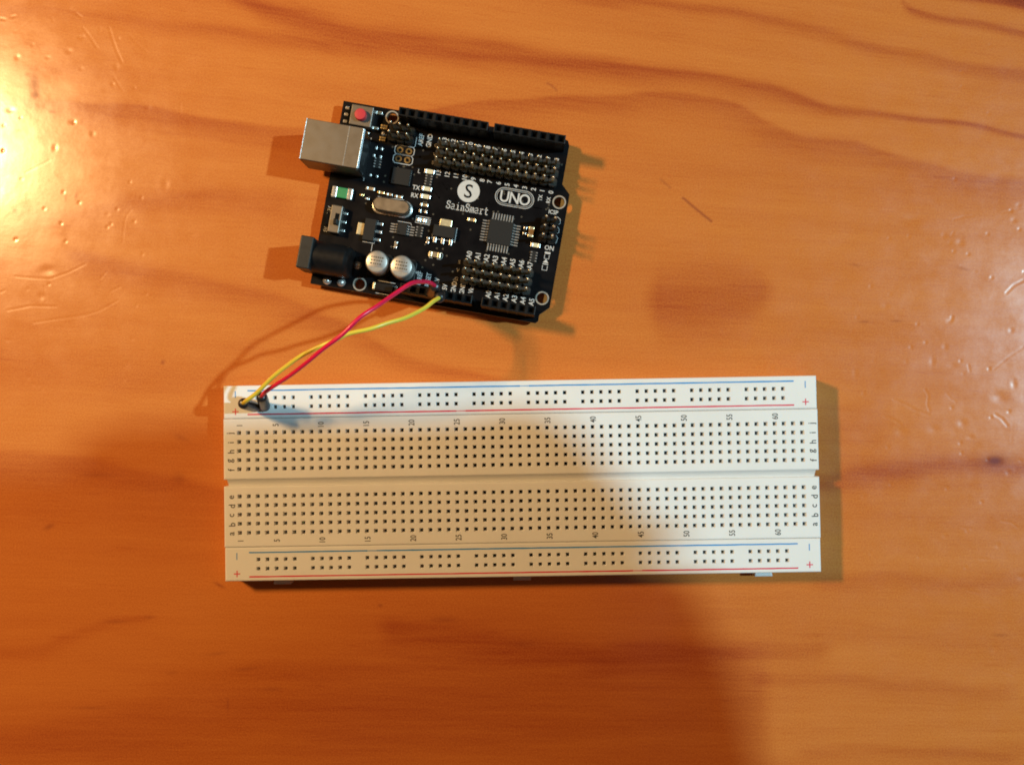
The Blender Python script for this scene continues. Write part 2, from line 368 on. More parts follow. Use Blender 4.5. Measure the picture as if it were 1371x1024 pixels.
SCRATCHES = [
 (0.5,0.07,[(-132.3,116.7),(-130.5,115.8),(-128.6,114.4)]),
 (0.4,0.06,[(-128.2,111.4),(-126,108.5),(-123.7,105.1)]),
 (0.45,0.08,[(-120.5,111.4),(-119.3,107.7),(-118.2,104.7),(-116.5,101)]),
 (0.35,0.05,[(-114.5,109.2),(-111.9,106.2),(-109,103.8)]),
 (0.35,0.05,[(-118.8,96.6),(-116.2,92.5)]),
 (0.3,0.03,[(-104.1,94.3),(-100.8,92.5),(-97.8,91.7)]),
 (0.4,0.06,[(-99.3,89),(-99.2,85.8)]),
 (0.3,0.03,[(-89.4,96.5),(-89.2,90.2)]),
 (0.3,0.035,[(-113.3,57.9),(-115.1,55.3),(-115.9,47.7)]),
 (0.3,0.03,[(-89.5,56),(-84.4,58.6)]),
 (0.3,0.025,[(-82.8,90.6),(-84.9,84)]),
 (0.35,0.04,[(-137.5,114.4),(-136.7,113)]),
 (0.5,0.06,[(-152.6,114.1),(-151.1,113.8)]),
 (0.5,0.06,[(-149.3,114.5),(-148.2,114.8)]),
 (0.4,0.05,[(-123,111.4),(-123.4,109.6)]),
 (0.3,0.025,[(-148.1,110),(-141.5,115.2)]),
 (0.3,0.03,[(-137.3,72.3),(-144.6,68.6)]),
 (0.4,0.06,[(-149.2,28.4),(-142.6,29.7),(-134.9,29.5)]),
 (0.4,0.055,[(-141.8,24.8),(-133.8,26),(-126.5,27),(-122.1,28.4),(-117,31.3)]),
 (0.35,0.05,[(-126.6,41.9),(-131.7,39.4),(-136.8,37.6),(-142,37.8),(-147.1,38.3)]),
 (0.35,0.04,[(-122.2,37.5),(-120.4,39.7)]),
 (0.4,0.05,[(-119.2,33.9),(-116.3,35.3)]),
 (0.4,0.05,[(-151.4,33.6),(-150,34.3)]),
 (0.3,0.04,[(-137.5,3.1),(-135.8,3.5)]),
 (0.3,0.03,[(-98.4,33.9),(-95.1,35)]),
 (0.4,0.05,[(-142,-13.4),(-139.8,-12.7),(-137.3,-13.6)]),
 (0.3,0.03,[(-139.7,32.4),(-139.4,34.6)]),
 (0.4,0.05,[(-138.6,35.4),(-137.8,31)]),
 (0.3,0.03,[(-91.4,30.2),(-90.3,31.7)]),
 (0.3,0.03,[(-89.2,28),(-87.8,29.1)]),
 (0.4,0.05,[(98,41.6),(101.6,40.8)]),
 (0.4,0.05,[(127.2,41.2),(131.5,39.4)]),
 (0.5,0.07,[(140.1,33.2),(142.3,35.4),(145.2,36.9)]),
 (0.4,0.05,[(99.3,25),(102.2,24.8)]),
 (0.3,0.04,[(95.3,21.5),(96,22.8)]),
 (0.3,0.03,[(64.6,16.3),(65.7,19.2),(67.2,21)]),
 (0.4,0.06,[(128.9,12.6),(129.3,10.6)]),
 (0.4,0.06,[(116.4,5.4),(117.4,3.6),(117,1.1),(117.7,-0.9)]),
 (0.35,0.045,[(122.5,4.3),(123.9,2.7),(125.3,1.8)]),
 (0.5,0.05,[(107.4,2.5),(110.9,1.1),(113.8,-0.7),(117.4,-1.8)]),
 (0.45,0.05,[(104.8,-2.5),(107.3,-3.2),(109.4,-4.7)]),
 (0.5,0.08,[(136.4,-1.8),(138.2,-2.9),(139.9,-5)]),
 (0.35,0.045,[(136.2,11.2),(140.6,14.8),(145,17.7)]),
 (0.25,0.02,[(73.4,33),(77.3,29.3),(80.9,24.2)]),
 (0.25,0.02,[(64.8,38.1),(65.5,39.9),(67.3,40.2),(68,38)]),
 (0.25,0.02,[(57.1,30.8),(58.6,35.2)]),
 (0.25,0.025,[(47.8,43.9),(49.2,41.3),(51.4,39.8)]),
 (0.3,0.03,[(82.4,33.7),(83.5,35.5)]),
 (0.3,0.03,[(92.3,6.9),(99.5,3.3),(106.6,1.8)]),
 (0.3,0.03,[(86.3,-24.8),(90.5,-28.4)]),
 (0.35,0.035,[(64.5,60.9),(75.4,60.1),(87,57.5),(98.5,55.7)]),
 (0.3,0.03,[(90.6,63.4),(92.8,64.5)]),
 (0.3,0.03,[(98.5,59),(100.7,60.8)]),
 (0.4,0.05,[(125.2,54.4),(128.1,55.3),(131,55.6)]),
 (0.3,0.03,[(101.3,82),(102.8,84.2)]),
 (0.3,0.03,[(134.3,89.2),(140.2,91.4)]),
 (0.4,0.05,[(124.5,49.8),(125.2,50.9)]),
 (0.3,0.03,[(139,56.4),(145.5,57.8)]),
 (0.3,0.035,[(57.6,-65.3),(60.8,-68.8),(64.8,-73.5)]),
 (0.4,0.05,[(121.6,-67.6),(124.4,-69.4)]),
 (0.45,0.06,[(137.2,-74.7),(140.7,-76.1)]),
 (0.45,0.06,[(127.9,-52),(131.1,-52.7)]),
 (0.4,0.05,[(130.3,-56.4),(133.9,-56.4)]),
 (0.4,0.05,[(126.3,-34.1),(129.5,-34.5)]),
 (0.4,0.05,[(131.2,-43),(134,-43.2)]),
 (0.4,0.05,[(137.8,-32.3),(140.6,-32.7),(142.4,-34.1)]),
 (0.3,0.03,[(100.8,-39.5),(101.3,-41.3)]),
 (0.3,0.03,[(112.5,-51.3),(114.3,-51.8)]),
 (0.4,0.05,[(10.7,-57.9),(12.2,-55.7)]),
 (0.35,0.04,[(43.4,110.1),(46,112.7)]),
 (0.3,0.03,[(17.1,99.1),(18.6,102.8)]),
 (0.25,0.02,[(-29.7,116.3),(-28.6,118.5)]),
 (0.3,0.03,[(-116.3,-96),(-112,-96.7),(-107.3,-97.1)]),
 (0.3,0.03,[(-68.7,-98.4),(-65.1,-96.2)]),
 (0.35,0.04,[(-138.1,-35.1),(-136.6,-34.6)]),
]
DENTS = [ (-103.6,114.3,0.65,0.43),(-132.2,104.4,0.87,0.65),(-128.4,99.2,0.65,0.43),(-108.8,87.6,0.87,0.65),(-130.8,83.6,0.87,0.65),(-103.4,65.2,0.87,1.3),(-66.7,95.7,0.87,0.65),(-56.4,85.7,1.3,0.87),(-147.3,102.6,0.65,0.65),(-118.1,99.6,0.65,0.87),(-135.9,76,0.65,0.87),(-124.9,80,0.65,0.65),(-95.6,50.2,1.09,0.65),(-120.2,56.5,0.65,0.43),(-142.9,106.3,0.43,0.43),(-138.4,102.6,0.65,0.43),(-128.2,108.5,0.65,0.65),(-149.2,87.1,1.09,0.65),(-96.3,83.3,0.43,0.65),(-137.6,40.1,1.74,1.09),(-139.3,32.4,0.87,0.87),(-114.2,12.7,0.87,1.09),(-139.8,13.3,0.65,0.43),(-149,19.7,0.87,0.43),(-106.4,26.2,0.43,0.43),(-103.8,26.2,0.43,0.43),(-87,22.9,0.87,1.09),(118.6,13.4,0.65,1.09),(109.4,-6.7,1.3,1.09),(118.8,-6,1.3,0.87),(127,-4.1,1.09,1.09),(129.3,-8.3,0.87,0.65),(137.7,3.3,1.74,1.3),(105.5,29.3,0.87,0.65),(123.6,25.2,0.65,0.65),(106.6,32.9,0.43,0.43),(96.4,10.1,0.65,1.09),(98.5,-25.2,0.65,0.65),(139.9,-18.3,0.65,0.65),(124.4,12.3,1.3,0.65),(141.4,22.4,0.65,0.65),(72.2,11.6,0.65,0.87),(111.1,13.4,0.43,0.65),(141.9,6.9,0.65,1.09),(122.3,17.7,0.65,0.65),(114,54.8,2.61,1.3),(127,47.8,0.87,0.87),(122.3,49.8,0.65,0.65),(81.2,64.9,0.43,0.43),(80.7,45.7,0.65,0.65),(144,58.5,0.65,0.65),(142.5,54.2,0.65,0.65),(135.1,-68.5,1.09,1.3),(121.6,-36.5,0.65,0.65),(136.6,-39.2,0.65,0.65),(143.1,-48.2,0.87,0.65),(134.2,-71.9,0.65,0.43),(89,-42.4,0.43,0.43) ]
STAINS = [ (-142.2,94.7,1.52,3.26,0.1,0.8),(-141.9,91.4,1.3,1.09,0,0.8),(136.2,-15.1,2.39,1.3,0,1.3),(136.2,-15.1,5.22,2.39,0.1,0.5),(-103.7,13.3,0.54,0.65,0,0.9),(-40.3,-56.6,0.65,0.43,0,0.8),(57.3,-71.3,0.33,0.33,0,0.8),(108.4,25.1,1.74,0.33,0,0.6),(-144.4,97.6,0.87,0.43,0,0.5),(-136.8,86.5,1.3,0.43,-0.2,0.6),(-146.6,81.1,0.87,0.43,0,0.6),(-86.7,-50.9,1.74,0.43,-0.5,0.9),(-136.2,-34.2,1.52,0.65,0.5,0.7),(-98.1,-8.5,2.17,0.87,-0.4,0.4),(96.7,41.3,1.74,0.33,-0.2,0.6),(99.2,24.9,1.52,0.33,0,0.7),(-122.5,-19.3,4.35,0.87,0,0.4),(-98.6,-20.2,1.74,1.74,0.6,0.4),(-132.6,61.3,0.35,1.3,0,0.5),(-129.5,61.9,0.35,1.3,-0.2,0.5),(-147.4,57.6,0.65,0.65,0,0.6),(-84,-85,0.43,1.74,0,0.5),(127.9,40.2,2.17,0.43,-0.3,0.5),(137.2,-64.7,2.17,0.43,0,0.5),(-100.2,-75.9,1.74,0.65,0,0.3),(-78.7,-74.8,3.48,0.43,0.1,0.5),(-116.6,-61.4,3.48,0.43,0,0.5),(-106.9,-60.1,1.74,0.43,0.1,0.5),(-123.8,-86,4.78,0.43,0,0.45),(-87.4,-70.5,3.04,0.43,0.1,0.4),(-71.2,-80.5,3.04,0.65,0,0.4),(-21.8,-60.6,3.91,0.87,0,0.4),(0.7,-67.6,4.78,1.09,0,0.4),(56.5,-23.3,3.04,0.43,0,0.3) ]
DARK_SCRATCHES = [ [(47.1,60.9),(47.9,60.3),(49.9,58.5),(55.4,54)],[(7.9,94.5),(9.2,93.8),(10.5,92.5)],[(40.6,66.4),(43.6,63.8)] ]
RED_PATH = [ (-22.69,32.45,23),(-23.51,32.86,26),(-24.78,32.76,29),(-27.9,31.54,34),(-31.05,29,38),(-34.96,25.44,42),(-39.03,21.94,44),(-43.41,18.17,44),(-48.2,14.59,42),(-53.48,10.99,38),(-59.18,8.01,33),(-65.33,5.38,27),(-68.05,3.85,23.5),(-69.35,3.09,20.5) ]
YELLOW_PATH = [ (-21.54,29.42,22.5),(-23,28.15,25),(-25.29,26.2,28),(-29.5,23.25,32),(-33.68,21.38,35),(-38.01,19.89,36.5),(-42.92,18.71,37),(-46.5,17.15,37),(-50.72,15.59,36.5),(-55.57,13.19,35),(-59.66,10.76,33),(-63.97,7.86,30.5),(-69.08,3.99,27),(-71.98,2.15,25),(-73.92,1.28,22) ]


def build_table():
    def axis(lo, hi, step, far0, far1):
        core = list(np.arange(lo, hi + 1e-6, step))
        out_l = []; x = lo; s = step
        while x > far0:
            s *= 1.35; x -= s; out_l.append(max(x, far0))
        out_r = []; x = hi; s = step
        while x < far1:
            s *= 1.35; x += s; out_r.append(min(x, far1))
        return np.array(out_l[::-1] + core + out_r)
    xs = axis(-156, 154, 0.36, -600, 600)
    ys = axis(-120, 116, 0.36, -330, 420)
    nx, ny = len(xs), len(ys)
    X, Y = np.meshgrid(xs, ys)                     # ny x nx
    # --- height: dents and scratches
    Z = np.zeros_like(X)
    def window(x0, x1, y0, y1, pad):
        i0, i1 = np.searchsorted(xs, [x0 - pad, x1 + pad]); j0, j1 = np.searchsorted(ys, [y0 - pad, y1 + pad])
        return slice(j0, j1), slice(i0, i1)
    def seg_dist(px, py, a, b):
        dx, dy = b[0] - a[0], b[1] - a[1]
        t = np.clip(((px - a[0]) * dx + (py - a[1]) * dy) / (dx * dx + dy * dy + 1e-9), 0, 1)
        return np.hypot(px - a[0] - t * dx, py - a[1] - t * dy)
    rng = np.random.RandomState(3)
    extra = []
    for _ in range(70):                            # fine wear between the traced marks
        x, y = rng.uniform(-150, 150), rng.uniform(-112, 110); a = rng.uniform(0, 6.28); l = rng.uniform(1.5, 9)
        extra.append((0.28, rng.uniform(0.008, 0.02), [(x, y), (x + l * math.cos(a), y + l * math.sin(a))]))
    for w, d, pts in SCRATCHES + extra:
        px = [q[0] for q in pts]; py = [q[1] for q in pts]
        sl = window(min(px), max(px), min(py), max(py), 4 * w)
        gx, gy = X[sl], Y[sl]
        dist = np.full(gx.shape, 1e9)
        for a, b in zip(pts, pts[1:]):
            dist = np.minimum(dist, seg_dist(gx, gy, a, b))
        d *= 0.4; w *= 0.75
        Z[sl] += -d * np.exp(-(dist / w) ** 2) + 0.3 * d * np.exp(-((dist - 1.7 * w) / (0.7 * w)) ** 2)
    dents = list(DENTS)
    for _ in range(35):
        dents.append((rng.uniform(-150, 150), rng.uniform(-112, 110), rng.uniform(0.25, 0.6), rng.uniform(0.25, 0.5)))
    for x_lo, x_hi, n_ in ((-155, -105, 55), (95, 152, 45)):      # the most handled ends of the table
        for _ in range(n_):
            dents.append((rng.uniform(x_lo, x_hi), rng.uniform(-60, 110), -rng.uniform(0.3, 0.42), rng.uniform(0.3, 0.42)))
    for q in dents:
        x, y, rx, ry = q
        deep = 2.6 if rx < 0 else 1.0
        rx = max(abs(rx), 0.4); ry = max(ry, 0.4)
        sl = window(x - rx, x + rx, y - ry, y + ry, 3 * max(rx, ry))
        r2 = ((X[sl] - x) / rx) ** 2 + ((Y[sl] - y) / ry) ** 2
        Z[sl] += -0.05 * deep * min(rx, ry) * np.exp(-r2) + 0.006 * min(rx, ry) * np.exp(-(np.sqrt(r2) - 1.9) ** 2 / 0.6)
    # --- grain of the wood, plus painted shadow bands
    Gd = np.zeros_like(X)
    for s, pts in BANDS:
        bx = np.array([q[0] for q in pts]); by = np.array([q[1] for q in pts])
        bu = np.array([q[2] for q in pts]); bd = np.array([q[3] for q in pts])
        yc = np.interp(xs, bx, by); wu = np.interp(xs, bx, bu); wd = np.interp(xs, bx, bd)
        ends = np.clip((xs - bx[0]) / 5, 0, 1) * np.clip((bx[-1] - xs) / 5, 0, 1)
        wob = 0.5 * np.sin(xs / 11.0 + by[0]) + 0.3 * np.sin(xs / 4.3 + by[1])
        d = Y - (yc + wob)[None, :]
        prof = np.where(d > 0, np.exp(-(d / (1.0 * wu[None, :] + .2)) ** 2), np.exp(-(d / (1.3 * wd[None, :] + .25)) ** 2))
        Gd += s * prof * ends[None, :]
    St = np.zeros_like(X)
    for x, y, rx, ry, rot, s in STAINS:
        c_, s_ = math.cos(rot), math.sin(rot)
        sl = window(x, x, y, y, 3.2 * max(rx, ry) + 0.5)
        gx, gy = X[sl] - x, Y[sl] - y
        r2 = ((gx * c_ + gy * s_) / max(rx, .3)) ** 2 + ((-gx * s_ + gy * c_) / max(ry, .25)) ** 2
        St[sl] += 0.6 * s * np.exp(-r2 ** 1.1)
    for (pts, ds) in zip(DARK_SCRATCHES, (0.75, 0.45, 0.35)):
        sl = window(min(q[0] for q in pts), max(q[0] for q in pts), min(q[1] for q in pts), max(q[1] for q in pts), 1.5)
        dist = np.full(X[sl].shape, 1e9)
        for a, b in zip(pts, pts[1:]):
            dist = np.minimum(dist, seg_dist(X[sl], Y[sl], a, b))
        St[sl] += ds * np.exp(-(dist / 0.3) ** 2)
        Z[sl] += -0.03 * np.exp(-(dist / 0.33) ** 2)
    # --- fibre coordinate: slopes down to the right near the top, level near the bottom
    k = np.interp(ys, [-330, -110, -40, 40, 110, 420], [-0.01, -0.005, 0.02, 0.06, 0.15, 0.15])
    Fl = Y + X * k[:, None]
    n = nx * ny
    th = 24.0
    verts = np.empty((n + 4, 3), np.float32)
    verts[:n, 0] = X.ravel(); verts[:n, 1] = Y.ravel(); verts[:n, 2] = Z.ravel()
    verts[n:] = [(xs[0], ys[0], -th), (xs[-1], ys[0], -th), (xs[-1], ys[-1], -th), (xs[0], ys[-1], -th)]
    idx = np.arange(n).reshape(ny, nx)
    quads = np.stack([idx[:-1, :-1], idx[:-1, 1:], idx[1:, 1:], idx[1:, :-1]], -1).reshape(-1, 4)
    loops = quads.ravel().tolist() if False else quads.ravel()
    nq = len(quads)
    sides = [list(idx[0, ::-1]) + [n, n + 1], list(idx[::-1, -1]) + [n + 1, n + 2], list(idx[-1, :]) + [n + 2, n + 3], list(idx[:, 0]) + [n + 3, n]]
    sides[0] = list(idx[0, ::-1]) + [n, n + 1]
    sides.append([n + 3, n + 2, n + 1, n])
    starts = list(np.arange(nq) * 4); cur = nq * 4
    extra_loops = []
    for s in sides:
        starts.append(cur); cur += len(s); extra_loops += [int(q) for q in s]
    me = bpy.data.meshes.new('table_top')
    me.vertices.add(n + 4); me.loops.add(cur); me.polygons.add(nq + len(sides))
    me.vertices.foreach_set('co', (verts * MM).ravel())
    me.loops.foreach_set('vertex_index', np.concatenate([loops, np.array(extra_loops)]).astype(np.int32))
    me.polygons.foreach_set('loop_start', np.array(starts, np.int32))
    sm = np.ones(nq + len(sides), bool); sm[nq:] = False
    me.polygons.foreach_set('use_smooth', sm)
    me.update(calc_edges=True)
    me.validate()
    for nm, A in (('grain_shade', Gd), ('stain', St), ('flow', Fl * MM)):
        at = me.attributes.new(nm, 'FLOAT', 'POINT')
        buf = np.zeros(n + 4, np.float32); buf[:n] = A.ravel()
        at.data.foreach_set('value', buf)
    o = link('table_top', me)
    o['kind'] = 'structure'
    o['label'] = 'varnished orange pine table top with dents and scratches'
    me.materials.append(pine_material())
    return o

def pine_material():
    m = bpy.data.materials.new('varnished_pine')
    m.use_nodes = True
    nt = m.node_tree; N = nt.nodes; L = nt.links
    b = N['Principled BSDF']
    def attr(nm):
        a = N.new('ShaderNodeAttribute'); a.attribute_name = nm; return a.outputs['Fac']
    def noise(vec, scale, detail=4, rough=0.55, dist=0.0):
        t = N.new('ShaderNodeTexNoise'); t.inputs['Scale'].default_value = scale
        t.inputs['Detail'].default_value = detail; t.inputs['Roughness'].default_value = rough; t.inputs['Distortion'].default_value = dist
        L.new(vec, t.inputs['Vector']); return t.outputs['Fac']
    def mth(op, a, c=None, d=None):
        t = N.new('ShaderNodeMath'); t.operation = op
        for i, q in enumerate((a, c, d)):
            if q is None: continue
            if isinstance(q, (int, float)): t.inputs[i].default_value = q
            else: L.new(q, t.inputs[i])
        return t.outputs[0]
    def rng(v, a0, a1, b0, b1):
        t = N.new('ShaderNodeMapRange')
        for i, q in enumerate((a0, a1, b0, b1)): t.inputs[i + 1].default_value = q
        L.new(v, t.inputs[0]); return t.outputs[0]
    tc = N.new('ShaderNodeTexCoord')
    sep = N.new('ShaderNodeSeparateXYZ'); L.new(tc.outputs['Object'], sep.inputs[0])
    def fibre(kx, ky):
        cmb = N.new('ShaderNodeCombineXYZ')
        L.new(mth('MULTIPLY', sep.outputs[0], kx), cmb.inputs[0])
        L.new(mth('MULTIPLY', attr('flow'), ky), cmb.inputs[1])
        return cmb.outputs[0]
    broad = noise(fibre(5, 38), 1.0, 3, 0.5, 0.4)          # wide soft early/late wood
    mid = noise(fibre(14, 190), 1.0, 4, 0.6, 0.3)
    fine = noise(fibre(60, 1500), 1.0, 3, 0.6)
    pores = noise(fibre(55, 620), 1.0, 2, 0.5)
    g = attr('grain_shade')
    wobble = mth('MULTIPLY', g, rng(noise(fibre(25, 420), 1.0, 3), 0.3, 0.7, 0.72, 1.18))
    base = N.new('ShaderNodeValToRGB')
    cr = base.color_ramp
    cr.elements[0].position = 0.0; cr.elements[0].color = (0.66, 0.225, 0.046, 1)
    cr.elements[1].position = 1.0; cr.elements[1].color = (0.25, 0.040, 0.012, 1)
    e = cr.elements.new(0.35); e.color = (0.55, 0.155, 0.030, 1)
    e = cr.elements.new(0.7); e.color = (0.40, 0.080, 0.018, 1)
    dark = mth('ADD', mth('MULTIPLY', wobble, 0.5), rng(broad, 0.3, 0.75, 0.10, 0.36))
    dark = mth('ADD', dark, rng(mid, 0.3, 0.7, -0.045, 0.075))
    dark = mth('ADD', dark, rng(fine, 0.3, 0.7, -0.045, 0.045))
    dark = mth('ADD', dark, rng(noise(tc.outputs['Object'], 2100.0, 4, 0.8), 0.3, 0.7, -0.24, 0.24))
    dark = mth('ADD', dark, rng(pores, 0.63, 0.8, 0.0, 0.14))
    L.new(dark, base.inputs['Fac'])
    mx = N.new('ShaderNodeMix'); mx.data_type = 'RGBA'
    L.new(mth('MINIMUM', attr('stain'), 1.0), mx.inputs[0])
    L.new(base.outputs['Color'], mx.inputs[6])
    mx.inputs[7].default_value = (0.20, 0.036, 0.024, 1)
    L.new(mx.outputs[2], b.inputs['Base Color'])
    # varnish
    b.inputs['Roughness'].default_value = 0.5
    smear = noise(tc.outputs['Object'], 110.0, 6, 0.65)
    L.new(rng(smear, 0.3, 0.75, 0.165, 0.265), b.inputs['Roughness'])
    L.new(rng(attr('stain'), 0.0, 0.5, 0.5, 0.22), b.inputs['Specular IOR Level'])
    bp = N.new('ShaderNodeBump'); bp.inputs['Strength'].default_value = 0.10; bp.inputs['Distance'].default_value = 0.0004
    und = noise(tc.outputs['Object'], 130.0, 3, 0.5)
    hgt = mth('ADD', mth('MULTIPLY', und, 1.0), mth('MULTIPLY', fine, 0.06))
    L.new(hgt, bp.inputs['Height'])
    L.new(bp.outputs[0], b.inputs['Normal'])
    return m

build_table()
# ------------------------------------------------------------------ solderless breadboard
def build_breadboard():
    P = 2.54
    root = empty('breadboard', (0.0835, -19.541, 0), 0.017469, 'long white solderless breadboard lying below the circuit board', 'breadboard')
    TOP = 8.5
    cols = [(c - 32) * P for c in range(1, 64)]
    rows = [3.81 + i * P for i in range(5)]
    strip = MB()
    pitted_block(strip, -83.2, 83.2, 0.93, 17.93, 0.0, TOP, cols, rows)
    pitted_block(strip, -83.2, 83.2, -17.93, -0.93, 0.0, TOP, cols, [-r for r in reversed(rows)])
    gv = [(1.0, 0.2), (1.0, TOP - .2), (-0.95, TOP - 1.9), (-1.0, TOP - 1.92), (-1.0, 0.2)]   # centre channel, a shallow slanted trough
    for (ya, za), (yb_, zb) in zip(gv, gv[1:]):
        strip.quad((-82.3, yb_, zb), (82.3, yb_, zb), (82.3, ya, za), (-82.3, ya, za))
    for sx_ in (-82.3, 82.3):
        strip.quad(*[(sx_, a_, b_) for a_, b_ in gv])
    ts = strip.build('terminal_strip', ['abs', 'pit'], root)
    rail_cols = [(c - 32) * P for g in range(10) for c in range(3 + 6 * g, 8 + 6 * g)]
    H = 0.014
    for sgn, name in ((1, 'top'), (-1, 'bottom')):
        r = MB()
        y0, y1 = (18.0, 27.25) if sgn > 0 else (-27.35, -18.0)
        pr = [21.12, 23.70] if sgn > 0 else [-23.97, -21.40]
        pitted_block(r, -83.05, 83.05, y0, y1, 0.0, TOP, rail_cols, pr, a=0.55, c=0.45, fun=0.2)
        rail = r.build('power_rail', ['abs', 'pit'], root)
        rail['label'] = 'power rail along the %s edge with a blue and a red line' % name
        yb, yr = (25.78, 19.1) if sgn > 0 else (-19.42, -26.15)
        def stripe(y, key, nm):
            n = 60; rnd = random.Random(int(y * 10))
            b = MB(); x0, x1 = -76.3, 76.7
            up = [0.20 + rnd.uniform(-.035, .03) for _ in range(n + 1)]; dn = [0.20 + rnd.uniform(-.035, .03) for _ in range(n + 1)]
            gaps = set(rnd.sample(range(n), 1))
            for i in range(n):
                if i in gaps:
                    continue
                xa, xb = x0 + (x1 - x0) * i / n, x0 + (x1 - x0) * (i + 1) / n
                b.quad((xa, y - dn[i], TOP + H), (xb, y - dn[i + 1], TOP + H), (xb, y + up[i + 1], TOP + H), (xa, y + up[i], TOP + H))
            if gaps:
                i = gaps.pop(); xa, xb = x0 + (x1 - x0) * i / n, x0 + (x1 - x0) * (i + 1) / n
                b.quad((xa, y - .1, TOP + H), (xb, y - .12, TOP + H), (xb, y + .12, TOP + H), (xa, y + .1, TOP + H))
            b.build(nm, key, rail)
        stripe(yb, 'ink_blue', 'blue_line')
        stripe(yr, 'ink_red', 'red_line')
        ym, yp = (24.78, 19.95) if sgn > 0 else (-20.43, -25.27)
        for x in (-79.7, 79.9):
            MB().box(-0.13, 0.13, -0.95, 0.95, 0, H).build('minus_mark', 'ink_blue', rail, loc=(x, ym, TOP))
            b = MB()
            b.prism([(-.9, -.15), (-.15, -.15), (-.15, -.9), (.15, -.9), (.15, -.15), (.9, -.15), (.9, .15), (.15, .15), (.15, .9), (-.15, .9), (-.15, .15), (-.9, .15)], 0, H)
            b.build('plus_mark', 'ink_red', rail, loc=(x, yp, TOP))
    for c in [1] + list(range(5, 61, 5)):
        for y in (16.05, -16.15):
            link('column_number', text_mesh(str(c), 2.3, 'ink', 0.76, 0.028), ts, ((c - 32) * P + 0.15, y, TOP + H), math.pi / 2)
    for ch, y in zip('fghij', rows):
        for x in (-81.05, 81.65):
            link('row_letter', text_mesh(ch, 2.6, 'ink', 0.92, 0.03), ts, (x, y - 0.1, TOP + H), math.pi / 2)
    for ch, y in zip('edcba', rows):
        for x in (-80.95, 81.7):
            link('row_letter', text_mesh(ch, 2.6, 'ink', 0.92, 0.03), ts, (x, -y - 0.1, TOP + H), math.pi / 2)
    for x in (-68.1, -0.1, 68.1):
        b = MB(); b.prism([(-2.2, 0.2), (2.2, 0.2), (2.55, -1.75), (-2.55, -1.75)], 0.6, 4.2)
        b.build('interlock_tab', 'abs_tab', root, bevel=0.2, loc=(x, -27.35, 0))
build_breadboard()
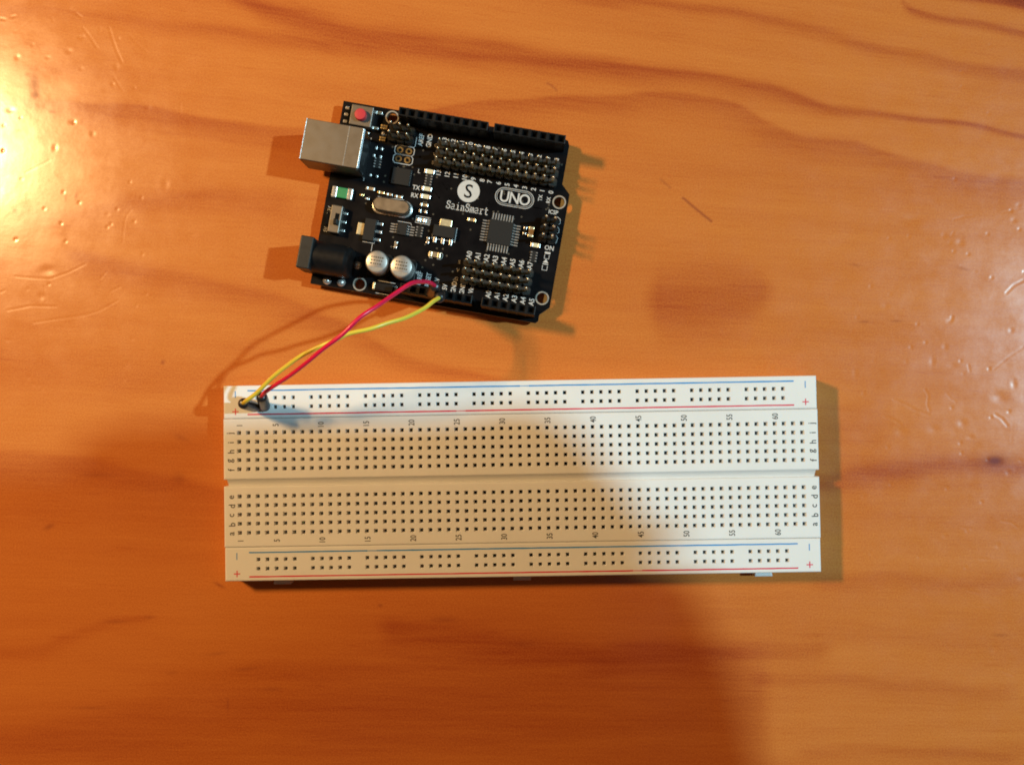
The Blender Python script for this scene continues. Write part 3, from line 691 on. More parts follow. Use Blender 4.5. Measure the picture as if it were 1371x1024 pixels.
# ------------------------------------------------------------------ microcontroller board (standard 68.6 x 53.3 mm outline, mm from its lower left corner)
ZP = 4.2                                               # height of the board's upper face above the table
def build_board():
    root = empty('microcontroller_board', (-60.066, 35.669, 0), -0.175439,
                 'black microcontroller circuit board marked UNO with silver USB socket', 'circuit board')
    HP = math.pi / 2
    # --- the bare board, a filled curve with four mounting holes
    cu = bpy.data.curves.new('outline', 'CURVE'); cu.dimensions = '2D'; cu.fill_mode = 'BOTH'; cu.extrude = 0.8 * MM
    def spl(pts):
        s = cu.splines.new('POLY'); s.points.add(len(pts) - 1); s.use_cyclic_u = True
        for q, (a, b_) in zip(s.points, pts): q.co = (a * MM, b_ * MM, 0, 1)
    spl([(0, 0), (65.3, 0), (66.04, 0.7), (66.04, 2.54), (68.58, 5.08), (68.58, 37.846), (66.04, 40.386), (66.04, 51.8), (65.5, 53.0), (64.5, 53.34), (0, 53.34)])
    holes = [(14.6, 51.0), (13.97, 2.2), (66.04, 35.2), (66.0, 7.3)]
    for hx, hy in holes:
        spl([(hx + 1.55 * math.cos(a * math.pi / 12), hy + 1.55 * math.sin(a * math.pi / 12)) for a in range(24)])
    ob = bpy.data.objects.new('outline', cu); C.objects.link(ob); bpy.context.view_layer.update()
    me = bpy.data.meshes.new_from_object(ob.evaluated_get(bpy.context.evaluated_depsgraph_get()))
    bpy.data.objects.remove(ob)
    me.materials.clear(); me.materials.append(M['pcb']); me.materials.append(M['fr4'])
    for pl in me.polygons:
        pl.material_index = 0 if abs(pl.normal.z) > 0.5 else 1
        pl.use_smooth = False
    me.transform(Matrix.Translation((0, 0, (ZP - 0.8) * MM)))
    pcb = link('bare_board', me, root)
    Z0 = ZP
    for hx, hy in holes:
        MB().ring(hx, hy, 1.56, 1.95, Z0 + 0.012).build('mounting_hole_ring', 'silk_dim', pcb)
    # soldered pin tails that carry the board on the table
    b = MB()
    for u0, n, v in ((18.796, 10, 50.8), (45.72, 8, 50.8), (27.94, 8, 2.54), (50.8, 6, 2.54)):
        for i in range(n):
            b.box(u0 + i * 2.54 - .3, u0 + i * 2.54 + .3, v - .3, v + .3, 0.0, ZP - 1.6)
    for u, v in ((4, 34), (4, 42), (8, 34), (8, 42), (2, 5), (8, 5)):
        b.box(u - .5, u + .5, v - .5, v + .5, 0.0, ZP - 1.6)
    b.build('solder_tail', 'tin', root, kind='stuff')

    # --- copper tracks faintly standing under the mask, and vias
    rnd = random.Random(11)
    b = MB()
    for _ in range(90):
        u, v = rnd.uniform(8, 66), rnd.uniform(5, 51)
        du = rnd.choice((0, 1)); l = rnd.uniform(2, 9)
        pts = [(u, v), (u + l * du, v + l * (1 - du))]
        k = rnd.choice((-1, 1)) * rnd.uniform(1, 3); e = pts[-1]
        pts.append((e[0] + abs(k), e[1] + k)); 
        if all(1 < q[0] < 65.4 and 1.2 < q[1] < 52 for q in pts):
            b.ribbon(pts, rnd.choice((.25, .25, .4)), Z0, h=0.006)
    b.build('copper_track', 'pcb', pcb, kind='stuff')
    b = MB()
    for _ in range(110):
        u, v = rnd.uniform(11, 65), rnd.uniform(5, 48)
        b.ring(u, v, .12, .26, Z0 + 0.016, n=8)
    b.build('via', 'fr4', pcb, kind='stuff')

    # --- printing
    def label(s, u, v, size, rot=HP, key='silk', sx=0.9, bold=0.0, spacing=1.0, name='printed_label'):
        link(name, text_mesh(s, size, key, sx, bold, spacing), pcb, (u, v, Z0 + 0.02), rot)
    for i in range(14):
        u = 63.2 - i * 2.54 + (0.35 if i > 7 else 0)
        label(str(i), u, 37.6, 1.95, bold=.03)
        label(str(i), u, 47.2, 1.8, bold=.03)
    label('TX', 60.5, 35.5, 1.5, bold=.03); label('RX', 62.9, 35.3, 1.5, bold=.03)
    label('AREF', 23.9, 46.0, 1.95, sx=0.8, bold=.03); label('GND', 26.3, 46.2, 1.95, sx=0.9, bold=.03)
    for s, u in (('IOREF', 30.48), ('RESET', 33.02), ('3.3V', 35.56), ('5V', 38.1), ('GND', 40.6), ('GND', 43.1), ('Vin', 45.6)):
        label(s, u, 4.85 + 0.45 * len(s) * .9, 1.9, sx=0.78, bold=.03)
    for i in range(6):
        label('A%d' % i, 50.7 + i * 2.5, 5.65, 2.1, sx=0.85, bold=.03)
    for i in range(8):
        label('A%d' % i, 43.3 + i * 2.52, 15.9, 2.1, sx=0.85, bold=.03)
    for s, v in (('S', 13.4), ('V', 11.0), ('G', 8.5)):
        label(s, 40.9, v, 1.5, rot=0, key='silk_dim')
    for s, v in (('G', 45.2), ('V', 42.6), ('S', 40.2)):
        label(s, 28.4, v, 1.4, rot=0, key='silk_dim')
    label('L', 25.0, 37.1, 1.7, 0); label('TX', 25.0, 32.3, 1.8, 0, bold=.03); label('RX', 25.0, 30.0, 1.8, 0, bold=.03)
    label('ICSP', 64.9, 32.1, 1.6, 0, bold=.03); label('ON', 65.5, 21.8, 1.9, 0, bold=.03)
    label('5V', 1.5, 16.0, 1.5, HP, sx=.9); label('3.3V', 1.6, 21.6, 1.5, HP, sx=.85)
    label('RESET', 30.4, 23.4, 1.0, HP, sx=.9)
    # round white emblem with a thin S, the slab-serif word under it
    MB().cyl(39.95, 33.85, Z0 + .005, Z0 + .03, 3.2, 40).build('emblem_disc', 'silk', pcb)
    link('emblem_letter', text_mesh('S', 5.6, 'pcb', 1.0, 0.04), pcb, (39.95, 33.85, Z0 + 0.045))
    def slab(word, u0, v0, xh, w):
        """typewriter letters drawn as strokes with slab feet; unit cell 1 wide, x-height 1, caps 1.55"""
        def arc(cx, cy, rx, ry, a0, a1, n=9):
            return [(cx + rx * math.cos(math.radians(a0 + (a1 - a0) * i / n)), cy + ry * math.sin(math.radians(a0 + (a1 - a0) * i / n))) for i in range(n + 1)]
        T = {
            'S': [arc(.5, 1.13, .32, .34, 30, 270) + arc(.5, .42, .36, .36, 90, -150)[1:], [(.8, 1.05), (.8, 1.5)], [(.16, .05), (.16, .5)]],
            'a': [arc(.42, .80, .30, .22, 160, 0) + [(.74, .6), (.74, .08), (.98, .05)], arc(.42, .27, .32, .25, 0, 360, 14)],
            'i': [[(.25, .97), (.52, .97), (.52, .05)], [(.18, .05), (.86, .05)], [(.47, 1.38), (.57, 1.38)]],
            'n': [[(.08, .97), (.26, .97), (.26, .05)], [(.06, .05), (.44, .05)], arc(.5, .66, .25, .29, 170, 0) + [(.75, .05)], [(.58, .05), (.94, .05)]],
            'm': [[(.0, .97), (.14, .97), (.14, .05)], [(-.02, .05), (.28, .05)], arc(.33, .72, .18, .24, 170, 0) + [(.51, .05)], [(.41, .05), (.62, .05)],
                  arc(.69, .72, .18, .24, 170, 0) + [(.87, .05)], [(.76, .05), (1.02, .05)]],
            'r': [[(.12, .97), (.34, .97), (.34, .05)], [(.1, .05), (.66, .05)], arc(.64, .6, .3, .36, 165, 50)],
            't': [[(.4, 1.4), (.4, .3)] + arc(.62, .3, .22, .25, 180, 330), [(.12, .97), (.8, .97)]],
        }
        for k, ch in enumerate(word):
            b = MB()
            for st in T[ch]:
                b.ribbon([(x * w, y * xh) for x, y in st], 0.19 if ch == 'a' else 0.26, 0)
            b.build('printed_letter', 'silk', pcb, loc=(u0 + k * w * 1.06, v0, Z0 + 0.01))
    slab('SainSmart', 34.3, 27.95, 1.5, 1.30)
    def stadium(cu_, cv_, w, h, n=12):
        r = h / 2; L_ = w / 2 - r
        return [(cu_ + L_ + r * math.cos(-HP + math.pi * i / n), cv_ + r * math.sin(-HP + math.pi * i / n)) for i in range(n + 1)] + \
               [(cu_ - L_ + r * math.cos(HP + math.pi * i / n), cv_ + r * math.sin(HP + math.pi * i / n)) for i in range(n + 1)]
    b = MB(); b.ribbon(stadium(53.25, 34.15, 11.1, 5.0), .17, Z0, True); b.ribbon(stadium(53.25, 34.15, 10.2, 4.1), .11, Z0, True)
    b.build('emblem_outline', 'silk', pcb)
    for s, u in (('U', 50.35), ('N', 53.2), ('O', 56.2)):
        link('emblem_letter', text_mesh(s, 4.5, 'silk', 0.92, 0.06), pcb, (u, 34.15, Z0 + 0.02))
    # four empty ringed pads with a white border
    b = MB()
    b.ribbon([(22.6, 46.6), (22.6, 44.0), (22.2, 43.5), (17.6, 43.5), (17.0, 42.9), (17.0, 41.5), (17.5, 40.95), (22.1, 40.95), (22.6, 41.5), (22.6, 42.9), (22.2, 43.4)], .18, Z0)
    b.ribbon([(17.6, 40.9), (22.0, 40.9), (22.6, 40.3), (22.6, 38.9), (22.0, 38.3), (17.6, 38.3), (17.0, 38.9), (17.0, 40.3)], .2, Z0, True)
    b.ribbon([(9.75, 31.6), (9.75, 44.2)], .16, Z0)
    b.build('printed_outline', 'silk', pcb)
    for u in (18.5, 21.08):
        for v in (42.15, 39.6):
            q = MB(); q.ring(u, v, .5, .95, Z0 + .02, 20, 0); q.disc(u, v, .5, Z0 + .015, 16, 1)
            q.build('pad_ring', ['gold', 'void'], pcb)
    b = MB()
    b.ribbon([(12.6, 21.0), (16.0, 21.0), (16.0, 20.8)], .16, Z0); b.ribbon([(12.6, 14.4), (16.0, 14.4), (16.0, 14.9)], .16, Z0)
    b.ribbon([(15.5, 14.2), (15.5, 10.9)], .14, Z0)
    b.ribbon([(18.9, 4.15), (24.0, 4.15)], .18, Z0); b.ribbon([(18.9, .55), (24.0, .55)], .14, Z0)
    b.ribbon([(32.3, 15.0), (31.8, 14.4), (31.8, 13.8), (32.3, 13.2), (33.2, 13.2)], .16, Z0); b.ribbon([(34.4, 13.2), (35.4, 13.2), (35.9, 13.8), (35.9, 14.6), (35.4, 15.1)], .16, Z0)
    b.ribbon([(38.6, 18.6), (38.6, 22.9)], .18, Z0); b.ribbon([(31.9, 20.0), (31.9, 18.8), (38.6, 18.8)], .14, Z0)
    b.ribbon([(21.5, 21.9), (25.3, 21.9), (25.6, 21.3)], .15, Z0)
    b.ribbon([(66.2, 31.0), (67.2, 30.4), (67.4, 29.3), (66.6, 28.4), (67.4, 27.6), (67.4, 26.6), (66.6, 25.9), (67.4, 25.0), (67.2, 23.6), (66.3, 23.0)], .15, Z0)
    b.ribbon([(14.6, 27.9), (18.0, 27.9), (22.2, 28.2)], .13, Z0)
    b.build('printed_outline', 'silk', pcb)
    b = MB()   # diode symbol beside the ON light
    b.quad((64.5, 20.6, Z0 + .02), (66.1, 20.6, Z0 + .02), (66.1, 20.0, Z0 + .02), (64.5, 20.0, Z0 + .02))
    b.ribbon([(64.6, 19.7), (64.6, 18.6), (65.9, 18.6), (65.9, 19.7)], .18, Z0)
    b.quad((64.4, 17.4, Z0 + .02), (66.0, 17.4, Z0 + .02), (65.2, 18.5, Z0 + .02))
    b.quad((64.4, 17.15, Z0 + .02), (66.0, 17.15, Z0 + .02), (66.0, 16.9, Z0 + .02), (64.4, 16.9, Z0 + .02))
    b.ribbon([(64.5, 16.6), (64.5, 15.3), (65.9, 15.3), (65.9, 16.6)], .18, Z0)
    b.build('diode_symbol', 'silk', pcb)

    # --- female pin sockets along both long edges
    for u0, n, v, where in ((18.796, 10, 50.8, 'long'), (45.72, 8, 50.8, ''), (27.94, 8, 2.54, ''), (50.8, 6, 2.54, '')):
        us = [u0 + i * 2.54 for i in range(n)]
        b = MB()
        pitted_block(b, us[0] - 1.2, us[-1] + 1.2, v - 1.24, v + 1.24, Z0 + .02, Z0 + 8.5, us, [v], a=0.86, c=0.45, fun=0.9, depth=7, ch=0.12)
        s = b.build('pin_socket', ['black', 'void'], root)
        for u in us[:-1]:
            for sg in (-1, 1):
                MB().box(u + 1.27 - .16, u + 1.27 + .16, v + sg * 1.24 - .1, v + sg * 1.24 + .1, Z0 + .3, Z0 + 8.3).build('rib', 'grey_black', s)

    # --- male pin headers
    pin_me = MB()
    pin_me.box(-.3, .3, -.3, .3, -6.0, 2.3)
    pin_me.lathe(0, 0, [(.4, 2.3), (.37, 2.5), (.28, 2.66), (.14, 2.76), (.05, 2.78)], 8, 1)
    pin_me = pin_me.mesh('pin', ['gold', 'pin'], smooth=True)
    cell = [(-1.26, -.7), (-.75, -1.2), (.75, -1.2), (1.26, -.7), (1.26, .7), (.75, 1.2), (-.75, 1.2), (-1.26, .7)]
    def pin_header(us, vs, mk='grey_black', label_=None):
        b = MB()
        for u in us:
            for v in vs:
                b.prism([(u + x, v + y) for x, y in cell], Z0 + .05, Z0 + 2.5)
        h = b.build('pin_header', mk, root, bevel=0.12, seg=1)
        for u in us:
            for v in vs:
                link('pin', pin_me, h, (u, v, Z0 + 6.0))
        if label_:
            h['label'] = label_
        return h
    pin_header([30.15 + i * 2.54 for i in range(14)], [45.1, 42.55, 40.0], label_='triple row of pins for the digital outputs')
    pin_header([43.5 + i * 2.52 for i in range(8)], [13.35, 10.85, 8.35], label_='triple row of pins for the analogue inputs')
    pin_header([63.2, 65.74], [29.0, 26.5, 24.0], 'black')
    pin_header([15.9, 18.42, 20.9], [47.4, 44.87], 'black')

    # --- USB socket
    b = MB()
    b.box(-6.5, 9.5, 32.35, 43.75, Z0 + 10.2, Z0 + 10.9)
    b.box(-6.5, 9.5, 32.35, 32.85, Z0 + .1, Z0 + 10.2)
    b.box(-6.5, 9.5, 43.25, 43.75, Z0 + .1, Z0 + 10.2)
    b.box(-6.5, 9.5, 32.85, 43.25, Z0 + .1, Z0 + .6)
    usb = b.build('usb_socket', 'nickel', root, bevel=0.14)
    MB().box(9.5, 9.9, 32.5, 43.6, Z0 + .1, Z0 + 10.6).build('shell_back', 'nickel_dark', usb, bevel=0.12)
    MB().box(9.35, 9.62, 32.45, 43.65, Z0 + 10.45, Z0 + 10.98).build('folded_edge', 'tin', usb, bevel=0.1)
    MB().box(5.42, 5.62, 32.5, 43.6, Z0 + 10.85, Z0 + 10.95).build('seam', 'tin', usb)
    MB().box(3.0, 9.3, 32.9, 43.2, Z0 + .7, Z0 + 10.1).build('inner_block', 'void', usb)
    MB().box(-4.5, 3.0, 35.4, 40.7, Z0 + 4.2, Z0 + 7.4).build('tongue', 'black', usb, bevel=.2)
    for u in (-6.62,):
        MB().box(u, u + .2, 32.3, 43.8, Z0 + 10.5, Z0 + 11.0).build('front_lip', 'tin', usb, bevel=.06)

    # --- reset button
    rb = MB().box(3.35, 9.6, 46.2, 52.05, Z0 + .1, Z0 + 3.2).build('reset_button', 'nickel', root, bevel=.2)
    b = MB(); b.lathe(6.4, 49.1, [(1.65, Z0 + 3.2), (1.65, Z0 + 4.6), (1.5, Z0 + 4.85), (1.0, Z0 + 4.92)])
    b.build('button_cap', 'red_cap', rb, smooth=True)
    for v in (51.4, 49.5, 47.5):
        MB().box(1.0, 2.1, v - .45, v + .45, Z0 + .02, Z0 + .5).build('terminal', 'tin', rb, bevel=.15)
    MB().box(2.1, 3.4, 46.4, 51.9, Z0 + .02, Z0 + .3).build('base', 'void', rb)

    # --- power jack
    pj = MB().box(-2.3, 1.4, 2.75, 11.75, Z0 + .1, Z0 + 10.9).build('power_jack', 'jack', root, bevel=.35, seg=3)
    b = MB()
    n = 24; R_ = 4.35; vc = 7.2; hc = Z0 + 6.0
    prof = [(vc - R_, Z0 + .1)] + [(vc - R_ * math.cos(math.pi * i / n), hc + R_ * math.sin(math.pi * i / n)) for i in range(n + 1)] + [(vc + R_, Z0 + .1)]
    k = len(prof)
    rings = [(1.4, 1.0), (10.2, 1.0), (11.0, .93), (11.4, .8)]
    for u, s in rings:
        b.v += [(u, vc + (v - vc) * s, Z0 + .1 + (z - Z0 - .1) * (s if z > Z0 + 1 else 1)) for v, z in prof]
    for r in range(len(rings) - 1):
        for i in range(k):
            j = (i + 1) % k
            b.f.append((r * k + i, r * k + j, (r + 1) * k + j, (r + 1) * k + i)); b.m.append(0)
    b.f.append(tuple((len(rings) - 1) * k + i for i in range(k))); b.m.append(0)
    b.build('barrel', 'black', pj, smooth=True)
    MB().cyl(0, 0, 0, .12, 3.2, 24).build('bore', 'void', pj, loc=(0, 0, 0)).matrix_basis = Matrix.Translation((-2.4 * MM, 7.25 * MM, (Z0 + 6.3) * MM)) @ Matrix.Rotation(HP, 4, 'Y')
    for u, v in ((12.4, 7.4), (8.7, 1.75), (4.6, 1.6)):
        b = MB(); b.lathe(u, v, [(1.25, Z0), (1.2, Z0 + .35), (.9, Z0 + .75), (.45, Z0 + 1.0), (.1, Z0 + 1.05)], 18)
        b.build('solder_joint', 'tin', pj, smooth=True)

    # --- electrolytic capacitors
    for u, v in ((18.9, 8.45), (25.9, 8.3)):
        b = MB(); b.prism([(u - 3.4, v - 3.4), (u + 2.5, v - 3.4), (u + 3.4, v - 2.5), (u + 3.4, v + 2.5), (u + 2.5, v + 3.4), (u - 3.4, v + 3.4)], Z0 + .1, Z0 + 1.3)
        cp = b.build('electrolytic_capacitor', 'black', root, bevel=.15)
        b = MB(); b.lathe(u, v, [(3.15, Z0 + 1.3), (3.15, Z0 + 2.3), (2.9, Z0 + 2.5), (3.15, Z0 + 2.7), (3.15, Z0 + 7.2), (3.0, Z0 + 7.55), (2.75, Z0 + 7.68)], 40)
        b.build('can', 'alu', cp, smooth=True)
        b = MB(); rn = random.Random(int(u))
        for row in (1.25, .35, -.55):
            x = -1.7
            while x < 1.4:
                w = rn.uniform(.3, .6)
                b.quad((u + x, v + row - .25, Z0 + 7.69), (u + x + w, v + row - .25, Z0 + 7.69), (u + x + w, v + row + .2, Z0 + 7.69), (u + x, v + row + .2, Z0 + 7.69)); x += w + rn.uniform(.12, .3)
        b.build('worn_print', 'fr4', cp)
        q = MB()
        pts = [(u + 2.65 * math.cos(a), v + 2.65 * math.sin(a)) for a in [math.radians(215 + 110 * i / 10) for i in range(11)]]
        q.quad(*[(x, y, Z0 + 7.69) for x, y in pts])
        q.build('polarity_mark', 'silk_dim', cp)
        for sg in (-1, 1):
            MB().box(u + sg * 3.6 - .5, u + sg * 3.6 + .5, v - .35, v + .35, Z0 + .02, Z0 + .25).build('terminal', 'tin', cp)

    # --- crystal can
    b = MB()
    def stad(w, h, z): return [(x, y, z) for x, y in stadium(19.4, 25.4, w, h, 12)]
    lev = [stad(11.6, 4.9, Z0 + .1), stad(11.6, 4.9, Z0 + .6), stad(10.7, 4.0, Z0 + .75), stad(10.7, 4.0, Z0 + 2.9), stad(10.4, 3.7, Z0 + 3.3), stad(10.0, 3.3, Z0 + 3.5)]
    k = len(lev[0])
    for l in lev: b.v += l
    for r in range(len(lev) - 1):
        for i in range(k):
            j = (i + 1) % k
            b.f.append((r * k + i, r * k + j, (r + 1) * k + j, (r + 1) * k + i)); b.m.append(0)
    b.f.append(tuple((len(lev) - 1) * k + i for i in range(k))); b.m.append(0)
    for r_ in range(len(b.m)):
        if r_ < 2 * k: b.m[r_] = 1
    b.build('crystal', ['steel', 'tin'], root, smooth=True)

    # --- chips with legs
    leg_me = MB(); leg_me.box(0, 1.75, -.2, .2, 0.02, .22, top=.06).box(-.35, .15, -.2, .2, .55, .72)
    leg_me.quad((0, -.17, .18), (.15, -.17, .72), (.15, .17, .72), (0, .17, .18)); leg_me.quad((.15, -.17, .02), (.3, -.17, .3), (.3, .17, .3), (.15, .17, .02))
    leg_me = leg_me.mesh('leg', 'tin')
    def chip(u, v, w, h, t, legs, name='chip', mk='chip', dot=True, key=None):
        c_ = MB().box(u - w / 2, u + w / 2, v - h / 2, v + h / 2, Z0 + .12, Z0 + t, top=.08).build(name, mk, root, bevel=.06, seg=1)
        for side, n_, pitch in legs:
            for i in range(n_):
                o_ = (i - (n_ - 1) / 2) * pitch
                if side == 'R': link('leg', leg_me, c_, (u + w / 2 + .25, v + o_, Z0), 0)
                if side == 'L': link('leg', leg_me, c_, (u - w / 2 - .25, v + o_, Z0), math.pi)
                if side == 'T': link('leg', leg_me, c_, (u + o_, v + h / 2 + .25, Z0), HP)
                if side == 'B': link('leg', leg_me, c_, (u + o_, v - h / 2 - .25, Z0), -HP)
        if dot:
            MB().cyl(u - w / 2 + .8, v - h / 2 + .8, Z0 + t - .02, Z0 + t + .004, .3, 12).build('index_dot', 'black', c_)
        return c_
    m_ = chip(50.95, 23.55, 7.0, 7.0, 1.15, [(s, 8, .8) for s in 'LRTB']); m_['label'] = 'large square main chip with legs on four sides'
    chip(20.25, 34.5, 5.3, 4.9, 1.0, [])
    for i in range(10):
        MB().box(22.9, 23.05, 32.4 + i * .46, 32.6 + i * .46, Z0 + .1, Z0 + .5).build('edge_contact', 'tin', root.children[-1])
    chip(23.2, 19.7, 3.0, 3.4, 1.1, [('L', 4, .75), ('R', 4, .75)])
    # voltage regulators: wide tab one side, three legs the other
    def regulator(u, v, rot):
        e = MB().box(-1.75, 1.75, -3.25, 3.25, .1, 1.7, top=.15).build('voltage_regulator', 'chip', root, bevel=.08, seg=1, loc=(u, v, Z0), rot=rot)
        MB().box(-3.7, -1.75, -1.7, 1.7, .02, .45).build('tab', 'pale_gold', e, bevel=.1)
        for y in (-2.3, 0, 2.3):
            MB().box(1.6, 3.4, -.4, .4, .02, .4).build('leg', 'tin', e, bevel=.1, loc=(0, y, 0))
        return e
    regulator(14.2, 17.85, 0)
    regulator(35.2, 21.0, -HP)

    # --- slide switch
    sw = MB().box(2.75, 6.0, 15.0, 22.9, Z0 + .1, Z0 + 3.0).build('slide_switch', 'nickel', root, bevel=.25)
    MB().box(4.2, 5.4, 17.2, 20.6, Z0 + 2.9, Z0 + 3.02).build('slot', 'void', sw)
    MB().box(4.25, 5.35, 17.3, 18.8, Z0 + 3.0, Z0 + 4.6).build('slider', 'black', sw, bevel=.15)
    MB().box(1.7, 2.75, 17.2, 20.6, Z0 + .05, Z0 + 2.2).build('side_opening', 'void', sw)
    for v in (21.4, 18.9, 16.4):
        MB().box(6.1, 7.1, v - .35, v + .35, Z0 + .02, Z0 + .35).build('leg', 'tin', sw, bevel=.1)

    # --- green resettable fuse
    fu = MB().box(3.05, 6.05, 25.45, 28.45, Z0 + .1, Z0 + 1.1).build('resettable_fuse', 'fuse', root, bevel=.2)
    MB().box(1.55, 3.05, 25.3, 28.6, Z0 + .02, Z0 + 1.05).build('terminal', 'tin', fu, bevel=.25)
    MB().box(6.05, 7.55, 25.3, 28.6, Z0 + .02, Z0 + 1.05).build('terminal', 'tin', fu, bevel=.25)

    # --- small two-ended parts
    def smd(u, v, l, w, name='ceramic_capacitor', mk='ceramic', rot=0.0, t=.7, end=.45, ek='tin'):
        b = MB().box(-l / 2 + end * .6, l / 2 - end * .6, -w / 2 + .03, w / 2 - .03, .06, t - .04, 0)
        o = b.build(name, mk, root, loc=(u, v, Z0), rot=rot)
        for sg in (-1, 1):
            x0, x1 = sorted((sg * (l / 2 - end), sg * (l / 2 + .15)))
            MB().box(x0, x1, -w / 2, w / 2, .02, t).build('terminal', ek, o, bevel=.1)
    smd(28.0, 37.35, 2.6, 1.25, 'status_light', 'led'); smd(28.05, 32.35, 2.6, 1.25, 'status_light', 'led'); smd(28.1, 30.1, 2.6, 1.25, 'status_light', 'led')
    smd(61.5, 21.8, 2.4, 1.2, 'status_light', 'led')
    smd(28.2, 27.65, 2.0, .9); smd(28.2, 25.8, 2.0, .9, 'resistor', 'chip')
    smd(10.7, 51.5, 1.9, .9, rot=0); smd(10.4, 47.0, 1.7, .8)
    smd(12.95, 47.75, 1.0, 1.9, 'resistor', 'chip', HP, ek='gold'); smd(13.1, 44.3, 1.0, 1.7, 'resistor', 'chip', HP, ek='gold')
    MB().lathe(12.9, 46.0, [(.6, Z0), (.5, Z0 + .3), (.2, Z0 + .5)], 14).build('solder_joint', 'tin', root, smooth=True)
    smd(12.6, 41.4, 1.9, .9, 'resistor', 'chip'); smd(12.5, 39.15, 2.2, .8, 'resistor', 'void'); smd(12.5, 33.4, 2.2, .7, 'resistor', 'void')
    smd(8.4, 45.2, 1.0, .6); smd(12.2, 29.6, 2.2, .9); smd(10.2, 27.4, .9, .6, ek='gold'); smd(11.9, 26.6, .9, .6)
    smd(15.4, 29.0, 1.7, .75, ek='gold'); smd(17.9, 28.9, 1.6, .7); smd(20.6, 28.7, 1.8, .75)
    smd(22.2, 15.0, 1.7, .9, rot=HP)
    smd(33.7, 14.15, 3.0, 1.5, t=1.0, ek='pale_gold', end=.7)
    smd(42.3, 25.8, 2.2, .9, ek='pale_gold')
    smd(59.6, 25.3, 2.6, 1.5, 'resonator', 'ceramic', HP, t=.9, ek='pale_gold'); smd(57.8, 25.4, 1.9, .9, 'resistor', 'chip', HP)
    smd(31.0, 17.9, 1.6, .8, rot=HP)
    smd(27.4, 23.35, .9, 1.2, 'solder_jumper', 'void', 0, .15, .4); smd(29.0, 23.35, .9, 1.2, 'solder_jumper', 'void', 0, .15, .4)
    MB().ribbon([(26.5, 22.4), (29.9, 22.4), (29.9, 24.3), (26.5, 24.3)], .18, Z0, True).build('printed_outline', 'silk', pcb)
    # resistor networks
    def network(u, v):
        o = MB().box(u - .75, u + .75, v - 1.6, v + 1.6, Z0 + .05, Z0 + .6).build('resistor_network', 'chip', root)
        for i in range(4):
            for sg in (-1, 1):
                MB().box(-.25, .3, -.2, .2, .02, .62).build('terminal', 'tin', o, loc=(u + sg * .75, v - 1.2 + .8 * i, Z0), bevel=.06, seg=1)
    for u, v in ((12.85, 37.3), (28.1, 34.9), (28.1, 19.9), (61.5, 18.5)):
        network(u, v)
    # diode with a pale band, near the power socket
    d = MB(); d.box(18.6, 24.0, 1.15, 3.5, Z0 + .1, Z0 + 2.1)
    d = d.build('diode', 'black', root, bevel=.3)
    MB().box(18.0, 18.75, 1.3, 3.35, Z0 + .02, Z0 + 1.9).build('band', 'pale_gold', d, bevel=.2)
    MB().box(24.0, 24.8, 1.3, 3.35, Z0 + .02, Z0 + .5).build('terminal', 'tin', d, bevel=.1)
build_board()
# ------------------------------------------------------------------ jumper wires (world mm)
def build_wire(name, label, path, key, base_a, base_b, boot_key='boot'):
    root = empty(name, (path[0][0], path[0][1], 0), 0, label, 'jumper wire', 'jumper wires')
    ox, oy = path[0][0], path[0][1]
    sh = lambda q: (q[0] - ox, q[1] - oy, q[2])
    rk = random.Random(len(label))
    kinked = [q if i in (0, 1, len(path) - 2, len(path) - 1) else tuple(c + rk.uniform(-.3, .3) for c in q) for i, q in enumerate(path)]
    link('insulation', tube_mesh('insulation', [sh(q) for q in kinked], 0.56, key), root)
    for base, top, nxt in ((base_a, path[0], path[1]), (base_b, path[-1], path[-2])):
        bv, tv = Vector(base), Vector(top)
        d = (tv - bv).normalized()
        e = tv + d * 0.6
        q0 = bv + d * 0.3
        pts = [q0, q0 + d * 0.5, bv.lerp(tv, .5), tv - d * 1.0, tv, e]
        link('boot', tube_mesh('boot', [sh(p) for p in pts], 1, boot_key, n=18, sub=4, radii=[1.15, 1.5, 1.55, 1.5, 1.4, 0.8]), root)
        link('pin', tube_mesh('pin', [sh(bv - Vector((0, 0, 4.0))), sh(bv - d * .2), sh(bv + d * 1.0)], 0.3, 'gold', n=8, sub=2), root)
build_wire('jumper_wire', 'red jumper wire arching from the circuit board to the breadboard corner', RED_PATH, 'red_wire', (-24.61, 31.96, 13.0), (-71.395, 0.363, 9.3))
build_wire('jumper_wire', 'yellow jumper wire passing under the red one to the breadboard corner', YELLOW_PATH, 'yellow_wire', (-22.108, 31.52, 13.0), (-73.935, 0.319, 9.9))

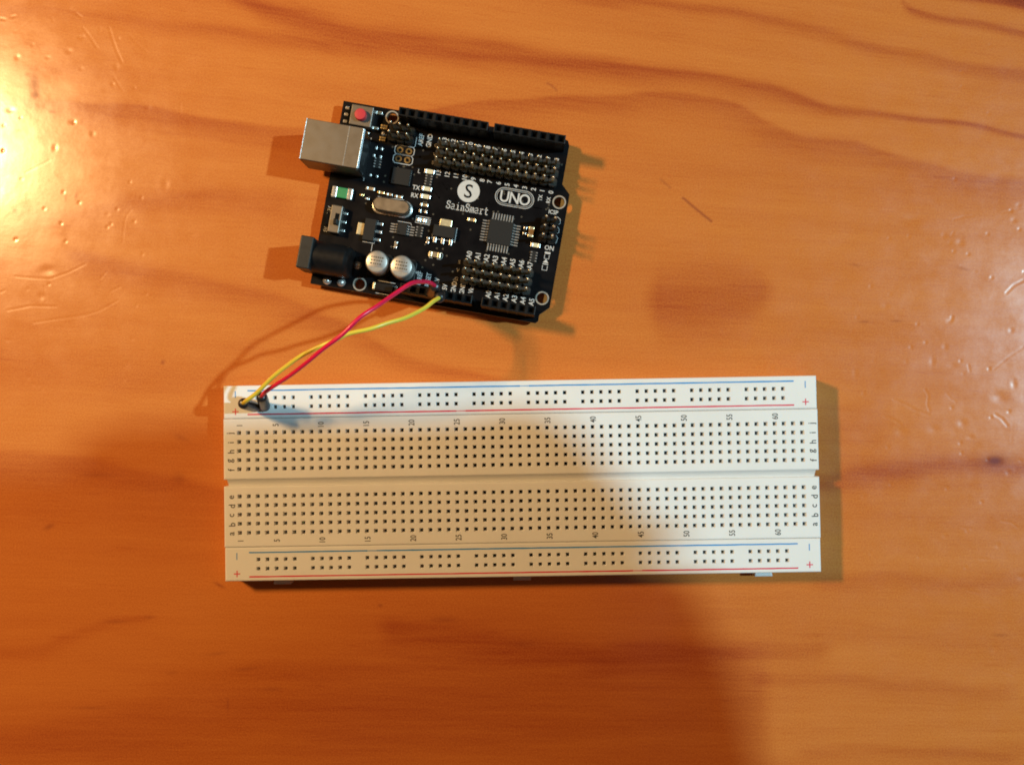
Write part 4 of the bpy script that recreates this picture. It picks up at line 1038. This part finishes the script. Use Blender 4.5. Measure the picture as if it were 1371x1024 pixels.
# ------------------------------------------------------------------ the photographer, out of frame: it is this body that keeps the cool lamp off the lower left of the table
def build_person():
    M['cloth'] = mat('dark_sweater', (0.030, 0.026, 0.028), 0.9, vary=0.3, vscale=60)
    M['trousers'] = mat('dark_denim', (0.02, 0.025, 0.045), 0.9)
    M['skin'] = mat('skin', (0.52, 0.30, 0.21), 0.5, sss=0.1)
    M['hair'] = mat('dark_hair', (0.02, 0.014, 0.01), 0.6)
    V = []; R = []; E = []
    def add(p, r, par=None):
        V.append(tuple(c * MM for c in p)); R.append(r * MM)
        if par is not None: E.append((par, len(V) - 1))
        return len(V) - 1
    pel = add((70, -520, 170), 130)
    wst = add((70, -490, 300), 125, pel); chest = add((70, -420, 480), 140, wst)
    neck = add((70, -330, 590), 62, chest); nk2 = add((70, -285, 640), 55, neck)
    hd1 = add((70, -250, 690), 76, nk2); hd2 = add((70, -215, 750), 92, hd1); add((70, -190, 810), 70, hd2)
    hands = []
    for s in (1, -1):
        if s > 0:
            sh, el, wr, pm = (275, -370, 545), (345, -215, 345), (246, -48, 303), (228, -20, 297)
        else:
            sh, el, wr, pm = (-105, -370, 545), (-190, -220, 345), (-105, -60, 303), (-72, -35, 297)
        a = add((70 + s * 90, -395, 540), 85, chest); b = add(sh, 64, a)
        c = add(tuple(.5 * (p + q) for p, q in zip(sh, el)), 54, b); d = add(el, 46, c)
        e = add(tuple(.4 * p + .6 * q for p, q in zip(el, wr)), 42, d)
        f = add(wr, 33, e); g = add(pm, 31, f)
        hands.append(pm)
        kb = add((pm[0] + s * 10, pm[1] + 30, 300), 26, g); add((pm[0] + s * 28, pm[1] + 40, 302), 16, kb); add((pm[0] + s * 28, pm[1] + 8, 302), 14, kb); add((pm[0] - s * 12, pm[1] - 34, 300), 27, g)            # knuckle and palm lumps, added to fill out the cast shadow
        d0 = -1 if s > 0 else 1
        for k, (dy, ln) in enumerate(((33, 72), (11, 80), (-11, 76), (-33, 64))):     # four fingers curled under the phone's end
            k1 = add((pm[0] + d0 * 14, pm[1] + dy, 288), 13, g)
            k2 = add((pm[0] + d0 * (14 + ln * .55), pm[1] + dy * 1.05, 300 + 4), 12.5, k1)
            add((pm[0] + d0 * (14 + ln), pm[1] + dy * 1.02, 300), 11, k2)
        t1 = add((pm[0] + d0 * 2, pm[1] + 20, 312), 12, g); t2 = add((pm[0] + d0 * 24, pm[1] + 30, 306), 10.5, t1); add((pm[0] + d0 * 44, pm[1] + 24, 299), 9, t2)
    for s in (1, -1):
        hp = add((70 + s * 95, -530, 120), 95, pel); kn = add((70 + s * 110, -500, -300), 62, hp); an = add((70 + s * 110, -540, -690), 42, kn)
        add((70 + s * 115, -430, -722), 34, an)
    me = bpy.data.meshes.new('body')
    me.from_pydata(V, E, [])
    ob = bpy.data.objects.new('body', me); C.objects.link(ob)
    sk = ob.modifiers.new('skin', 'SKIN'); sk.use_smooth_shade = True
    for i, dv in enumerate(me.skin_vertices[0].data):
        dv.radius = (R[i], R[i]); dv.use_root = (i == 0)
    sb = ob.modifiers.new('sub', 'SUBSURF'); sb.levels = 2; sb.render_levels = 2
    bpy.context.view_layer.update()
    m2 = bpy.data.meshes.new_from_object(ob.evaluated_get(bpy.context.evaluated_depsgraph_get()))
    bpy.data.objects.remove(ob)
    for k in ('skin', 'cloth', 'trousers', 'hair'): m2.materials.append(M[k])
    for pl in m2.polygons:
        c = pl.center / MM
        hand = min((c - Vector(h)).length for h in hands) < 70 and c.z < 330
        if hand or c.z > 640: pl.material_index = 0
        elif c.z < 160: pl.material_index = 2
        else: pl.material_index = 1
        if c.z > 735 and (c.y < -190 or c.z > 850): pl.material_index = 3
        pl.use_smooth = True
    o = link('person', m2)
    o['label'] = 'person in a dark sweater leaning over the table to photograph it'
    o['category'] = 'person'
    for sv in ([(240, -24, 304), (250, -52, 308), (262, -86, 312), (288, -140, 325), (335, -215, 345)], [(-105, -60, 305), (-118, -85, 310), (-140, -125, 322), (-190, -220, 345)]):
        link('sleeve', tube_mesh('sleeve', sv, 40, 'cloth', n=24, sub=6, radii=[42, 47, 47, 52, 55][:len(sv)]), o)  # unseen tubes, the right one shaped to set the body's shadow edge
    ph = empty('phone', (0, 0, 278.27), 0, 'thin dark phone held flat above the table', 'phone')
    ph.matrix_world = cam.matrix_world.copy()
    b = MB()
    b.prism([(-12 + x, -68 + y) for x, y in [(6, 0), (152, 0), (158, 6), (158, 72), (152, 78), (6, 78), (0, 72), (0, 6)]], 1.2, 8.2)
    b.build('case', 'black', ph, bevel=0.8)
    MB().ring(0, 0, 3.0, 4.2, 1.1).build('lens_ring', 'nickel_dark', ph)
    MB().box(6, 128, -65, 7, 8.25, 8.35).build('screen', 'void', ph)
build_person()
